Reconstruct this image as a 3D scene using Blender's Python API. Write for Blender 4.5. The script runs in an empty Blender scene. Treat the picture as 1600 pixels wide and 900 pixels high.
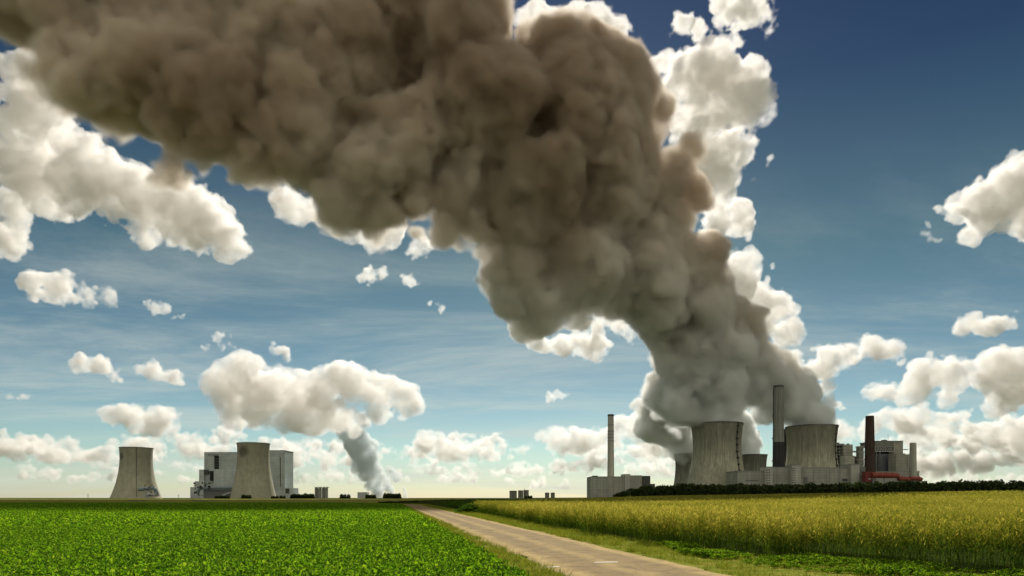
import bpy, bmesh, math, random, time
import numpy as np
from mathutils import Vector
C = bpy.context.scene.collection
F = 1600*24/36; H = 1.65
def at(px, py, Y): return ((px-800)/F*Y, Y, H+(778-py)/F*Y)
def interp_mat(n_out, n_in):
    t = np.linspace(0, n_in-3.001, n_out)+1; i = t.astype(int); f = t-i; M = np.zeros((n_out, n_in), np.float32)
    w = [((1-f)**3)/6, (3*f**3-6*f**2+4)/6, (-3*f**3+3*f**2+3*f+1)/6, f**3/6]   # cubic B-spline
    for k in range(4): M[np.arange(n_out), np.clip(i-1+k,0,n_in-1)] += w[k]
    return M
def value_noise(shape, vox, scale, rng):
    a = [max(5, int(math.ceil(n*vox/scale))+4) for n in shape]
    L = rng.standard_normal(a).astype(np.float32)
    for ax in range(3):
        M = interp_mat(shape[ax], a[ax])
        L = np.moveaxis(np.tensordot(M, L, axes=(1, ax)), 0, ax)
    return L*1.9
def sub_puffs(par, n, lo, hi, rng, depth=.9):
    out = []
    for (x,y,z,r) in par:
        a = rng.standard_normal(3)*.55                                  # billows crowd on one side and leave the other smooth
        for _ in range(int(n*rng.uniform(.5, 1.4))):
            d = rng.standard_normal(3)+a; d /= np.linalg.norm(d)
            rr = r*lo*(hi/lo)**(rng.uniform()**1.4); k = r*rng.uniform(depth-.25, depth+.05)
            out.append((x+d[0]*k, y+d[1]*k, z+d[2]*k, rr))
    return out
def raster(spheres, lo, vox, shape, margin):
    G = np.full(shape, -margin, np.float32)
    for (x,y,z,r) in spheres:
        R = r+margin; c = [(v-l)/vox for v,l in zip((x,y,z), lo)]; q = R/vox
        a = [max(0,int(ci-q)) for ci in c]; b = [min(n,int(ci+q)+2) for ci,n in zip(c,shape)]
        if any(p>=s for p,s in zip(a,b)): continue
        ax = [(np.arange(p,s,dtype=np.float32)-ci)*vox for p,s,ci in zip(a,b,c)]
        d = r-np.sqrt(ax[0][:,None,None]**2+ax[1][None,:,None]**2+ax[2][None,None,:]**2)
        v = G[a[0]:b[0],a[1]:b[1],a[2]:b[2]]; np.maximum(v, d, out=v)
    return G
def warp(G, vox, amp, scale, rng):
    sh = G.shape; idx = np.indices(sh, dtype=np.float32); I = []; f = []
    for k in range(3):
        n = value_noise(sh, vox, scale, rng)+.5*value_noise(sh, vox, scale*.45, rng)
        q = np.clip(idx[k]+n*(amp/1.9/vox), 0, sh[k]-1.001); i = q.astype(np.int32); I.append(i); f.append(q-i)
    out = np.zeros(sh, np.float32)
    for a in (0,1):
        for b in (0,1):
            for c in (0,1):
                out += (f[0] if a else 1-f[0])*(f[1] if b else 1-f[1])*(f[2] if c else 1-f[2])*G[I[0]+a, I[1]+b, I[2]+c]
    return out
def grid_source(name, arr):
    me = bpy.data.meshes.new(name); n = arr.size; me.vertices.add(n)
    at_ = me.attributes.new('dens','FLOAT','POINT'); at_.data.foreach_set('value', np.ascontiguousarray(arr,dtype=np.float32).ravel())
    return bpy.data.objects.new(name, me)
def grid_tree(name, src, lo, vox, shape, mat=None, mesh_threshold=None, voxout=1.0):
    g = bpy.data.node_groups.new(name,'GeometryNodeTree'); g.interface.new_socket('Geometry',in_out='INPUT',socket_type='NodeSocketGeometry'); g.interface.new_socket('Geometry',in_out='OUTPUT',socket_type='NodeSocketGeometry')
    N = g.nodes; L = g.links
    out = N.new('NodeGroupOutput'); vc = N.new('GeometryNodeVolumeCube'); oi = N.new('GeometryNodeObjectInfo'); oi.inputs[0].default_value = src
    hi = [l+vox*(n-1) for l,n in zip(lo,shape)]
    vc.inputs['Min'].default_value = lo; vc.inputs['Max'].default_value = hi
    for k,a in enumerate('XYZ'): vc.inputs['Resolution '+a].default_value = max(2,int(shape[k]/voxout))
    pos = N.new('GeometryNodeInputPosition')
    sub = N.new('ShaderNodeVectorMath'); sub.operation='SUBTRACT'; sub.inputs[1].default_value = lo; L.new(pos.outputs[0], sub.inputs[0])
    sc = N.new('ShaderNodeVectorMath'); sc.operation='SCALE'; sc.inputs['Scale'].default_value = 1/vox; L.new(sub.outputs[0], sc.inputs[0])
    sep = N.new('ShaderNodeSeparateXYZ'); L.new(sc.outputs[0], sep.inputs[0])
    ii = []
    for k in range(3):
        ad = N.new('ShaderNodeMath'); ad.operation='ROUND'; L.new(sep.outputs[k], ad.inputs[0])
        mn = N.new('ShaderNodeMath'); mn.operation='MINIMUM'; mn.inputs[1].default_value=shape[k]-1; L.new(ad.outputs[0], mn.inputs[0])
        ii.append(mn.outputs[0])
    # int index = (ix*ny+iy)*nz+iz  -- done in integer math (float32 loses precision past 16M)
    def imath(op,a,b):
        m = N.new('FunctionNodeIntegerMath'); m.operation=op
        for k,v in enumerate((a,b)):
            if isinstance(v,int): m.inputs[k].default_value=v
            else: L.new(v,m.inputs[k])
        return m.outputs[0]
    fi = []
    for s in ii:
        c = N.new('FunctionNodeFloatToInt'); L.new(s,c.inputs[0]); fi.append(c.outputs[0])
    idx = imath('ADD', imath('MULTIPLY', imath('ADD', imath('MULTIPLY', fi[0], int(shape[1])), fi[1]), int(shape[2])), fi[2])
    na = N.new('GeometryNodeInputNamedAttribute'); na.data_type='FLOAT'; na.inputs['Name'].default_value='dens'
    si = N.new('GeometryNodeSampleIndex'); si.data_type='FLOAT'; si.domain='POINT'
    L.new(oi.outputs['Geometry'], si.inputs['Geometry']); L.new(na.outputs['Attribute'], si.inputs['Value']); L.new(idx, si.inputs['Index'])
    L.new(si.outputs[0], vc.inputs['Density'])
    last = vc.outputs[0]
    if mesh_threshold is not None:
        vm = N.new('GeometryNodeVolumeToMesh'); vm.inputs['Threshold'].default_value = mesh_threshold; L.new(last, vm.inputs[0]); last = vm.outputs[0]
    if mat:
        sm = N.new('GeometryNodeSetMaterial'); sm.inputs['Material'].default_value=mat; L.new(last, sm.inputs[0]); last = sm.outputs[0]
    L.new(last, out.inputs[0])
    return g
# ---------------------------------------------------------------- camera, light, sky
scene = bpy.context.scene
def srgb(*c): return tuple(((v/255)/12.92 if v/255 <= .04045 else ((v/255+.055)/1.055)**2.4) for v in c)+(1,)
cd = bpy.data.cameras.new('camera'); cam = bpy.data.objects.new('camera', cd); C.objects.link(cam)
cam.location = (0, 0, H); cam.rotation_euler = (math.pi/2, 0, 0); cd.lens = 24; cd.shift_y = 328/1600; cd.clip_start = .1; cd.clip_end = 90000
scene.camera = cam
SUN_AZ, SUN_EL = math.radians(7), math.radians(37.6)
SUN = Vector((math.sin(SUN_AZ)*math.cos(SUN_EL), math.cos(SUN_AZ)*math.cos(SUN_EL), math.sin(SUN_EL)))
ld = bpy.data.lights.new('sun', 'SUN'); ld.energy = 4.6; ld.angle = math.radians(.5); ld.color = (1, .94, .84)
lo_ = bpy.data.objects.new('sun', ld); C.objects.link(lo_); lo_.rotation_euler = SUN.to_track_quat('Z', 'Y').to_euler()
w = bpy.data.worlds.new('World'); scene.world = w; w.use_nodes = True
def sky_world():
    nt = w.node_tree; N = nt.nodes; L = nt.links
    s = N.new('ShaderNodeTexSky'); s.sky_type = 'NISHITA'; s.sun_disc = False; s.sun_elevation = SUN_EL; s.sun_rotation = SUN_AZ
    s.air_density = 1.0; s.dust_density = .25; s.ozone_density = 2.0
    tc = N.new('ShaderNodeTexCoord'); sep = N.new('ShaderNodeSeparateXYZ'); L.new(tc.outputs['Generated'], sep.inputs[0])
    # the clear air goes from pale straw at the horizon through teal to deep blue overhead
    r = N.new('ShaderNodeValToRGB'); L.new(sep.outputs[2], r.inputs[0]); e = r.color_ramp.elements
    e[0].position = 0.0; e[0].color = (.67, .74, .78, 1)
    e[1].position = 1.0; e[1].color = (.062, .10, .175, 1)
    for p, c in ((.07, (.62, .74, .70, 1)), (.18, (.46, .55, .50, 1)), (.32, (.28, .39, .33, 1)), (.50, (.11, .17, .22, 1)), (.62, (.062, .10, .175, 1))):
        q = e.new(p); q.color = c
    m = N.new('ShaderNodeMix'); m.data_type = 'RGBA'; m.blend_type = 'MULTIPLY'; m.inputs[0].default_value = 1
    L.new(s.outputs[0], m.inputs[6]); L.new(r.outputs[0], m.inputs[7])
    # far-off thin veils in front; unseen bright cloud added behind camera as fill light
    def math_(op, a, b=None, c=None):
        q = N.new('ShaderNodeMath'); q.operation = op
        for k, v in enumerate((a, b, c)):
            if v is None: continue
            if isinstance(v, (int, float)): q.inputs[k].default_value = v
            else: L.new(v, q.inputs[k])
        return q.outputs[0]
    def mr(v, a, b, c=0, d=1):
        q = N.new('ShaderNodeMapRange'); q.interpolation_type = 'SMOOTHSTEP'
        for k, x in enumerate((a, b, c, d)): q.inputs[k+1].default_value = x
        L.new(v, q.inputs[0]); return q.outputs[0]
    zz = math_('ADD', math_('MAXIMUM', sep.outputs[2], 0.0), .10); cx = N.new('ShaderNodeCombineXYZ'); L.new(math_('DIVIDE', sep.outputs[0], zz), cx.inputs[0]); L.new(math_('DIVIDE', sep.outputs[1], zz), cx.inputs[1])
    def nz(scale, detail, rough, sx):
        mp = N.new('ShaderNodeMapping'); mp.inputs['Scale'].default_value = sx; L.new(cx.outputs[0], mp.inputs[0])
        n = N.new('ShaderNodeTexNoise'); n.inputs['Scale'].default_value = scale; n.inputs['Detail'].default_value = detail; n.inputs['Roughness'].default_value = rough; n.inputs['Distortion'].default_value = .4; L.new(mp.outputs[0], n.inputs['Vector']); return n.outputs['Fac']
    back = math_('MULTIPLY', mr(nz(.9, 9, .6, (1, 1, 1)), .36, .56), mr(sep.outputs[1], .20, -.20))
    veil = math_('MULTIPLY', math_('MULTIPLY', mr(nz(.7, 10, .66, (.55, 1.3, 1)), .40, .78), mr(sep.outputs[2], .46, .18)), .78)
    def over(col, fac, c):
        q = N.new('ShaderNodeMix'); q.data_type = 'RGBA'; L.new(fac, q.inputs[0]); L.new(col, q.inputs[6]); q.inputs[7].default_value = c+(1,); return q.outputs[2]
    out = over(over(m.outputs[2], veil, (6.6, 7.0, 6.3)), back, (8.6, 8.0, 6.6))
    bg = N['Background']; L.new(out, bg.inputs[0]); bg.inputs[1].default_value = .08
    return nt, m.outputs[2], tc
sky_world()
vs = scene.view_settings; vs.view_transform = 'Standard'; vs.look = 'None'; vs.exposure = .3; vs.gamma = 1
cy = scene.cycles; cy.use_denoising = True; cy.denoiser = 'OPENIMAGEDENOISE'; cy.max_bounces = 8; cy.diffuse_bounces = 3; cy.glossy_bounces = 2; cy.transmission_bounces = 3; cy.transparent_max_bounces = 16
cy.volume_bounces = 9; cy.use_adaptive_sampling = False; cy.caustics_reflective = False; cy.caustics_refractive = False; cy.volume_step_rate = 1.0; cy.sample_clamp_indirect = 6

def sstep(a, b, v):
    t = np.clip((np.asarray(v, float)-a)/(b-a), 0, 1); return t*t*(3-2*t)
# ---------------------------------------------------------------- plume and clouds: grids of billows
def vol_mat(name, low, high, z0, z1, aniso, dens=1.0, patch=None):
    m = bpy.data.materials.new(name); m.use_nodes = True; nt = m.node_tree; nt.nodes.clear(); N = nt.nodes; L = nt.links
    o = N.new('ShaderNodeOutputMaterial'); v = N.new('ShaderNodeVolumePrincipled'); v.inputs['Density'].default_value = dens; v.inputs['Anisotropy'].default_value = aniso
    g = N.new('ShaderNodeNewGeometry'); sp = N.new('ShaderNodeSeparateXYZ'); L.new(g.outputs['Position'], sp.inputs[0])
    mr = N.new('ShaderNodeMapRange'); mr.inputs[1].default_value = z0; mr.inputs[2].default_value = z1; L.new(sp.outputs[2], mr.inputs[0])
    mx = N.new('ShaderNodeMix'); mx.data_type = 'RGBA'; mx.inputs[6].default_value = low+(1,); mx.inputs[7].default_value = high+(1,); L.new(mr.outputs[0], mx.inputs[0])
    colr = mx.outputs[2]
    if patch:                                                           # browner patches; their darker tone also paints the plume's broad light and shade
        n = N.new('ShaderNodeTexNoise'); n.inputs['Scale'].default_value = .0045; n.inputs['Detail'].default_value = 2; L.new(g.outputs['Position'], n.inputs['Vector'])
        m1 = N.new('ShaderNodeMapRange'); m1.inputs[1].default_value = .42; m1.inputs[2].default_value = .62; L.new(n.outputs['Fac'], m1.inputs[0]); m2 = N.new('ShaderNodeMath'); m2.operation = 'MULTIPLY'; L.new(m1.outputs[0], m2.inputs[0]); L.new(mr.outputs[0], m2.inputs[1])
        m3 = N.new('ShaderNodeMix'); m3.data_type = 'RGBA'; L.new(m2.outputs[0], m3.inputs[0]); L.new(colr, m3.inputs[6]); m3.inputs[7].default_value = patch+(1,); colr = m3.outputs[2]
    L.new(colr, v.inputs['Color']); L.new(v.outputs[0], o.inputs['Volume'])
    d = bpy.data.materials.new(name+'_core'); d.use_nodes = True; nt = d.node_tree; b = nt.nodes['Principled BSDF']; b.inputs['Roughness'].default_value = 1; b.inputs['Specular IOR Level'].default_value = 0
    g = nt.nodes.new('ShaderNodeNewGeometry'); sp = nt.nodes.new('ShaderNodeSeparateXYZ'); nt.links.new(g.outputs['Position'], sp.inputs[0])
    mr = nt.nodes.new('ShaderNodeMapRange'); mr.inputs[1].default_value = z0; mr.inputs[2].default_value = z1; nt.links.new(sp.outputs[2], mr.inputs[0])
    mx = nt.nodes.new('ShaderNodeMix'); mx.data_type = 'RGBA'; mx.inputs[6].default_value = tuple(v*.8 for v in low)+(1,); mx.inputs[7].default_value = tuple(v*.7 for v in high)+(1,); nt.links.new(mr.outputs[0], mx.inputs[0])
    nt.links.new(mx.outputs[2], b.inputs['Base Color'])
    return m, d
def billow(name, blobs, vox, mats, seed, dens, soft, rough, core=None, base=None, n1=18, n2=9, pmargin=1.0, l1=(.25,.5), l2=(.22,.45), label=None, cat=None, group=None, noise=None, wrp=5, rexp=.5, wisp=1.3, xclip=None, fray=None, shred=.8, above=None):
    """blobs: spheres (x,y,z,r) in metres.  Adds two generations of smaller billows, frays them with noise and fills the result with vapour; CORE metres
    below the skin the vapour is so thick that it is closed off by an opaque heart."""
    rng = np.random.default_rng(seed)
    p1 = sub_puffs(blobs, n1, *l1, rng) if n1 else []; p2 = sub_puffs(p1, n2, *l2, rng) if n2 else []
    allp = blobs+p1+p2; A = np.array(allp); mg = rough*1.6+soft
    lo = (A[:, :3]-A[:, 3:]).min(0)-mg; hi = (A[:, :3]+A[:, 3:]).max(0)+mg
    if base is not None: lo[2] = max(lo[2], base-mg)
    if xclip is not None: lo[0] = max(lo[0], xclip)
    shape = tuple(int(v)+2 for v in (hi-lo)/vox); lo = tuple(float(v) for v in lo)
    G = raster(allp, lo, vox, shape, mg)
    if base is not None:
        zz = lo[2]+np.arange(shape[2], dtype=np.float32)*vox-base
    if wrp: G = warp(G, vox, wrp*vox, wrp*vox*3.2, rng)
    if base is not None:
        np.minimum(G, zz[None, None, :]+2.5*vox*value_noise(shape, vox, 14*vox, rng), out=G)
    nz = 0; scs = noise or (16, 8, 4, 2.2)
    for s in scs: nz = nz+value_noise(shape, vox, s*vox, rng)*(s/scs[0])**.75
    nz *= rough/1.7
    if above is not None:                                               # steam leaves the tower at its mouth and does not spill down in front
        zz_ = lo[2]+np.arange(shape[2], dtype=np.float32)*vox; yy_ = lo[1]+np.arange(shape[1], dtype=np.float32)*vox
        G -= (np.clip((above[0]-zz_)/12, 0, 6)[None, None, :]*np.clip((above[1]-yy_)/25, 0, 1)[None, :, None]*25).astype(np.float32)
    # the skin is crisp in some places and torn to thin wisps in others
    so = soft*(.55+wisp*np.clip(value_noise(shape, vox, (scs[0]*1.5)*vox, rng)*.6+.25, 0, 1.4))
    if fray is not None: so *= (1+2.6*sstep(fray[0], fray[1], lo[0]+np.arange(shape[0])*vox)).astype(np.float32)[:, None, None]
    D = np.clip((G+np.minimum(nz, mg)*np.clip(1+(G/mg), 0, 1))/so, 0, 1)
    D[G <= -mg*.98] = 0; del so
    if shred:                                                           # the thin skin is combed into shreds, the thick inside stays whole
        e = np.clip(.5+.30*(value_noise(shape, vox, 9*vox, rng)+.7*value_noise(shape, vox, 4.5*vox, rng)+.5*value_noise(shape, vox, 2.2*vox, rng)), 0, 1)*shred
        D = np.clip((D-e)/(1-e+1e-3), 0, 1); del e
    D = D*D*(3-2*D)*dens
    D *= np.clip(1+.45*value_noise(shape, vox, 5*vox, rng)+.3*value_noise(shape, vox, 2.4*vox, rng), .15, 2.2)
    D[0]=0; D[-1]=0; D[:,0]=0; D[:,-1]=0; D[:,:,0]=0; D[:,:,-1]=0
    vm, cm = mats
    g = grid_tree(name+'_vapour', grid_source(name+'_grid', D), lo, vox, shape, vm)
    me = bpy.data.volumes.new(name+'_vapour'); vo = bpy.data.objects.new('vapour', me); C.objects.link(vo); vo.modifiers.new('vapour', 'NODES').node_group = g; me.materials.append(vm)
    top = vo
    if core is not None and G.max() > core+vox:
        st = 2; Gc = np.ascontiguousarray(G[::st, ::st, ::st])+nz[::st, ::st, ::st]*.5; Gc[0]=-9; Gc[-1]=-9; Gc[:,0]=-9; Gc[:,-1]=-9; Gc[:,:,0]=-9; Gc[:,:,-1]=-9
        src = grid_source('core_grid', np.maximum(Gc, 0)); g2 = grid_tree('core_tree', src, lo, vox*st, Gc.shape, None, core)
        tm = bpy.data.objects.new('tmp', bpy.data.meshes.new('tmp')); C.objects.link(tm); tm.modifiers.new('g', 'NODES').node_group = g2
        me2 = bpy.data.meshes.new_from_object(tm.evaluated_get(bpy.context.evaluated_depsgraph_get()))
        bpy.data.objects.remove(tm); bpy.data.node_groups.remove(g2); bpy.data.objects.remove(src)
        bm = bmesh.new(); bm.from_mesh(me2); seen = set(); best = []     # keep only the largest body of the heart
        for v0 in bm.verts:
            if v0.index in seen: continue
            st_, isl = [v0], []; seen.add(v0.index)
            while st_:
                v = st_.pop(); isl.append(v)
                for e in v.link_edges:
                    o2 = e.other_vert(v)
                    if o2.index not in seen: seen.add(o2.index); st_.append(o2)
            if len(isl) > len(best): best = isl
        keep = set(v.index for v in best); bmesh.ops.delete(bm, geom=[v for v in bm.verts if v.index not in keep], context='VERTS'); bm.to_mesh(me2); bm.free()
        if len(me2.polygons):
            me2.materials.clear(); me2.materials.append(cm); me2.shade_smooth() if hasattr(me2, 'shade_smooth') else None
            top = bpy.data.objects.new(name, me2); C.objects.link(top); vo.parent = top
    top.name = name
    if top is not vo: vo.name = 'vapour'
    if label: top['label'] = label
    if cat: top['category'] = cat
    if group: top['group'] = group
    print(name, shape, round(time.time()-T0, 1))
    return top
def P(px, py, r, Y): return at(px, py, Y)+(r/F*Y,)
M_SMOKE = vol_mat('smoke_vapour', (.955, .967, .95), (.83, .765, .67), 200, 600, .3, patch=(.68, .59, .48))  # pale steam to brown smoke; the contrast also paints in lit and shaded parts
M_CLOUD = vol_mat('cloud_vapour', (.955, .94, .915), (.955, .94, .915), 0, 1000, .4)
main = [(1120,668,36,1300),(1120,640,42,1300),(1108,605,60,1300),(1075,645,48,1310),(1085,560,75,1290),(1050,610,58,1320),(1036,645,30,1350),(1062,690,24,1400),(1150,570,50,1310),
  (1130,540,55,1300),(1030,505,62,1270),(1090,495,62,1290),(1150,522,50,1320),(860,478,52,1180),(800,455,42,1160),(790,415,46,1150),(835,440,48,1160),(885,440,58,1180),(935,430,62,1200),(900,505,36,1190),(1180,595,44,1320),(1165,615,40,1320),(915,508,26,1200),(1000,455,72,1250),(1085,450,50,1260),(945,455,60,1220),
  (825,400,58,1150),(905,400,85,1190),(1000,385,92,1230),(1068,408,58,1240),
  (655,315,55,1080),(730,300,85,1110),(830,300,110,1140),(935,290,112,1180),(1020,290,75,1200),(1055,255,42,1200),
  (590,255,95,1070),(620,230,105,1080),(480,195,105,1040),(350,160,105,1010),(230,125,100,990),(130,90,80,980),(740,180,120,1120),(870,170,110,1150),(975,180,68,1180),(1028,190,32,1190),
  (560,70,120,1090),(675,75,102,1120),(735,55,66,1150),(865,128,48,1160),(915,130,42,1180),(965,130,50,1180),(400,40,120,1050),(250,20,110,1010),(110,10,90,990),(30,-20,50,980),
  (600,-80,120,1120),(400,-110,130,1060),(200,-120,120,1020),(0,-110,90,990),(650,-60,80,1150),(500,120,100,1060),(300,90,100,1020)]
T0 = time.time()
main += [(0,10,64,980),(-50,-30,84,975),(-60,-95,95,975),(1042,160,36,1190),(1072,232,38,1195),(1085,305,38,1205),(60,25,84,985),(0,-40,80,980),(165,140,78,985),(35,75,48,980),(290,200,75,1000),(410,255,62,1020),(545,300,62,1060),(620,335,48,1075),(700,365,50,1090)]
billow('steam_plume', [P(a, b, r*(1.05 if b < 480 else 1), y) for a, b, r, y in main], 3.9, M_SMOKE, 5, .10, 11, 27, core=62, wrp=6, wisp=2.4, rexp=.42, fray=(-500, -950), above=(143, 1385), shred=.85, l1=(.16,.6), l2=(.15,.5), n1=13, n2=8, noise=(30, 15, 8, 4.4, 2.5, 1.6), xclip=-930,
  label='huge brown grey plume rising from the streaked cooling towers and drifting left across the sky', cat='smoke plume')
billow('steam_plume', [P(*b) for b in [(1267,670,34,1330),(1262,648,38,1340),(1240,622,44,1350),(1212,605,46,1350),(1190,585,46,1345),(1205,622,28,1345),(1170,560,44,1340),(1238,640,28,1345)]], 3.4, M_SMOKE, 6, .09, 8, 13, rexp=.42, core=34, n1=18, n2=9, above=(139, 1400),
  label='grey steam leaving the right cooling tower behind the tall two-tone chimney', cat='smoke plume')
billow('steam_plume', [P(*b) for b in [(1177,714,17,1700),(1175,700,20,1700),(1164,685,24,1700),(1148,668,32,1690)]], 3.4, M_SMOKE, 7, .10, 8, 11, rexp=.42, core=34, n1=18, n2=9,
  label='small pale steam puff over the short cooling tower right of the big streaked one', cat='smoke plume')
billow('steam_plume', [P(*b) for b in [(1074,714,20,1700),(1068,702,26,1695),(1056,686,33,1685),(1044,668,38,1670),(1034,645,38,1640),(1032,625,34,1600)]], 3.4, M_SMOKE, 8, .10, 8, 11, rexp=.42, core=34, n1=18, n2=9,
  label='steam over the half hidden short cooling tower left of the big streaked one', cat='smoke plume')
def cloud(blobs, Y, label, base=None, dens=None, core=None, seed=0, n1=10, n2=6, flat=1.0, softpx=5, roughpx=17, voxpx=1.75, group='cumulus clouds'):
    k = Y/F; rr = random.Random(seed*7+1); fill = []
    for (a, b) in zip(blobs, blobs[1:]):                                # close the gaps so a cloud reads as one body
        g = math.hypot(a[0]-b[0], a[1]-b[1]); q = (a[2]+b[2])/2
        if g > 3.2*q: continue
        for t in (.33, .67): fill.append((a[0]+(b[0]-a[0])*t+rr.uniform(-.3,.3)*q, a[1]+(b[1]-a[1])*t+rr.uniform(-.35,.3)*q, q*rr.uniform(.6, 1.0)))
    blobs = blobs+fill
    sp = [P(px, py, r, Y+random.Random(seed*31+i).uniform(-.5, .5)*r*k) for i, (px, py, r) in enumerate(blobs)]
    rm = float(np.median([q[2] for q in blobs])); s0 = max(5, 1.15*rm/voxpx); octs = [s0]
    while octs[-1] > 2.6: octs.append(octs[-1]*.5)
    roughpx = .62*rm+4
    b = None if base is None else H+(778-base)*k
    return billow('cloud', sp, voxpx*k, M_CLOUD, 100+seed, (dens or 1.5)/(20*k)*(12/max(12, rm))**.35, softpx*k, roughpx*k, core=None if core is None else core*k, base=b, n1=n1, n2=n2, wisp=2.0, shred=.38, noise=octs, wrp=max(2.5, .22*rm/voxpx), label=label, cat='cloud', group=group)
CL = [
 ([(840,34,24),(885,36,28),(930,40,30),(958,62,20),(905,75,26),(870,60,24)], 2200, 'dazzling white cloud at the top edge above the crest of the brown plume', None),
 ([(40,255,50),(120,285,52),(210,305,50),(300,335,48),(360,365,36),(20,330,30),(90,330,30),(30,120,36),(60,185,44),(10,190,30),(120,235,40),(455,318,36),(535,332,34),(600,360,24),(660,392,16)], 2600, 'broad white cloud bank below the left end of the brown plume', None),
 ([(5,380,26),(30,385,14)], 2700, 'small white cloud cut by the left edge below the cloud bank', None),
 ([(50,445,20),(90,448,24),(130,460,18),(165,466,13)], 3200, 'long white cloud alone at far left above the plain', 476),
 ([(225,475,9),(250,482,10),(275,492,6)], 3300, 'thin wisp right of the long white cloud', None),
 ([(320,535,9),(342,530,14),(362,534,8)], 4200, 'small oval cloud high above the big boiler building', None),
 ([(565,436,9),(580,432,13),(597,432,8)], 3200, 'small bright puff below the middle of the plume', None),
 ([(632,434,8),(645,438,7)], 3200, 'tiny curled puff left of the plume underside', None),
 ([(680,475,7),(692,482,6)], 3500, 'tiny slanted wisp left of the plume stem', None),
 ([(430,549,7),(448,556,8)], 4500, 'tiny wisp above the large cloud over the boiler building', None),
 ([(130,570,14),(155,572,15),(180,585,12)], 5000, 'small cloud high above the left cooling tower, left of its twin', 600),
 ([(225,578,11),(245,583,15),(275,596,10)], 5000, 'small cloud high above the left cooling tower, right of its twin', 605),
 ([(10,618,8),(40,620,7)], 5500, 'flat thin cloud at the left edge above the horizon', 626),
 ([(350,607,28),(390,598,36),(430,605,36),(480,625,38),(540,605,36),(585,618,34),(630,630,22),(400,640,32),(450,652,30),(530,645,34),(360,642,28)], 5600, 'largest low cumulus above the boiler building', 672),
 ([(170,655,14),(205,650,22),(245,660,26),(290,676,18),(335,685,12)], 7500, 'heaped cumulus above the left cooling tower', 692),
 ([(1045,120,26),(1080,125,40),(1120,110,44),(1160,130,36),(1185,165,26),(1150,175,46),(1095,185,48),(1140,230,44),(1090,250,40),(1165,255,30),(1125,285,30)], 2000, 'tall bright cumulus right of the plume head', None),
 ([(1115,340,26),(1150,340,24),(1168,350,14)], 2300, 'glowing puff tucked beside the plume shoulder', None),
 ([(1150,425,30),(1165,465,40),(1200,490,36),(1230,515,24),(1150,500,40),(1190,400,14),(1240,490,14)], 2800, 'ragged white cloud behind the right side of the plume stem', None),
 ([(840,525,18),(880,540,22),(925,545,24),(955,495,20),(985,520,20)], 3000, 'white cloud showing under the left side of the plume stem', None),
 ([(1060,40,14),(1090,55,18),(1130,20,26),(1170,15,28),(1205,30,18),(1060,85,10)], 2100, 'torn thin cloud at the top right of the plume', None),
 ([(1500,330,26),(1535,325,38),(1580,310,46),(1590,270,28),(1620,330,40)], 2400, 'bright cumulus cut by the right edge in the deep blue sky', 382),
 ([(1445,370,8),(1460,375,6),(1450,350,5)], 2400, 'thin scrap left of the bright right edge cumulus', None),
 ([(1510,508,16),(1545,512,18),(1575,508,14)], 3600, 'small twin headed cloud at right above the wide cloud', 530),
 ([(1240,580,24),(1290,572,26),(1330,550,22),(1370,545,20),(1410,550,12),(1300,595,18)], 4200, 'white cloud right of the stacks above the right cooling tower', 612),
 ([(1380,610,20),(1430,595,28),(1490,590,32),(1550,585,36),(1600,590,40),(1480,620,22),(1560,620,26)], 5200, 'wide grey based cloud above the right end of the tree belt', 645),
 ([(1300,680,22),(1350,670,24),(1410,665,30),(1470,670,26),(1540,670,26),(1600,680,30),(1650,670,30)], 8000, 'long low cloud behind the stacks at right', 702),
 ([(860,620,8),(878,619,9)], 5500, 'tiny cloud alone above the pale chimney', 627),
 ([(650,700,18),(690,695,22),(730,705,20),(770,720,14)], 9000, 'low cumulus right of the distant steam columns', 716),
 ([(820,700,14),(860,690,18),(905,685,20),(960,680,26),(1000,670,24),(1030,690,22)], 8500, 'low cumulus behind the pale chimney', 712),
]
for i, (b, Y, lab, base) in enumerate(CL): cloud(b, Y, lab, base=base, seed=i, core=None)

# low fair-weather clouds strung along the horizon
LOW = [(30,712,30),(110,706,30),(190,720,20),(60,742,18),(150,748,14),(275,704,26),(300,730,18),(490,718,26),(470,745,14),(530,742,16),(545,700,18),(680,735,16),(640,715,18),(720,748,14),(780,735,20),(845,738,18),(900,730,22),(980,718,26),(1035,738,18),(960,745,14),(1330,728,22),(1380,745,18),(1450,720,32),(1530,725,30),(1600,712,30),(1490,750,18),(1570,755,16),(420,750,12),(870,758,9),(1080,752,10),(1300,640,16),(1560,690,30),(1480,694,24),(350,690,18),(430,700,20),(720,690,20),(760,708,18),(1010,705,22),(930,705,18),(1060,720,18),(215,745,16),(320,752,12),(600,748,12),(820,755,12),(1400,700,20),(1250,735,14),(20,690,20)]
for i, (px, py, r) in enumerate(LOW):
    q = random.Random(900+i); n = q.randint(3, 6)
    n += 1
    bl = [(px+(j-(n-1)/2)*r*1.05+q.uniform(-4,4), py+q.uniform(-.35,.25)*r, r*q.uniform(.45,.8)*(1-.5*abs(j-(n-1)/2)/n)) for j in range(n)]
    cloud(bl, 10000+300*(i%7), 'one of the small pale clouds strung low along the horizon', base=py+r*.45, seed=60+i, n1=8, n2=4, group='low clouds along the horizon')
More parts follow.
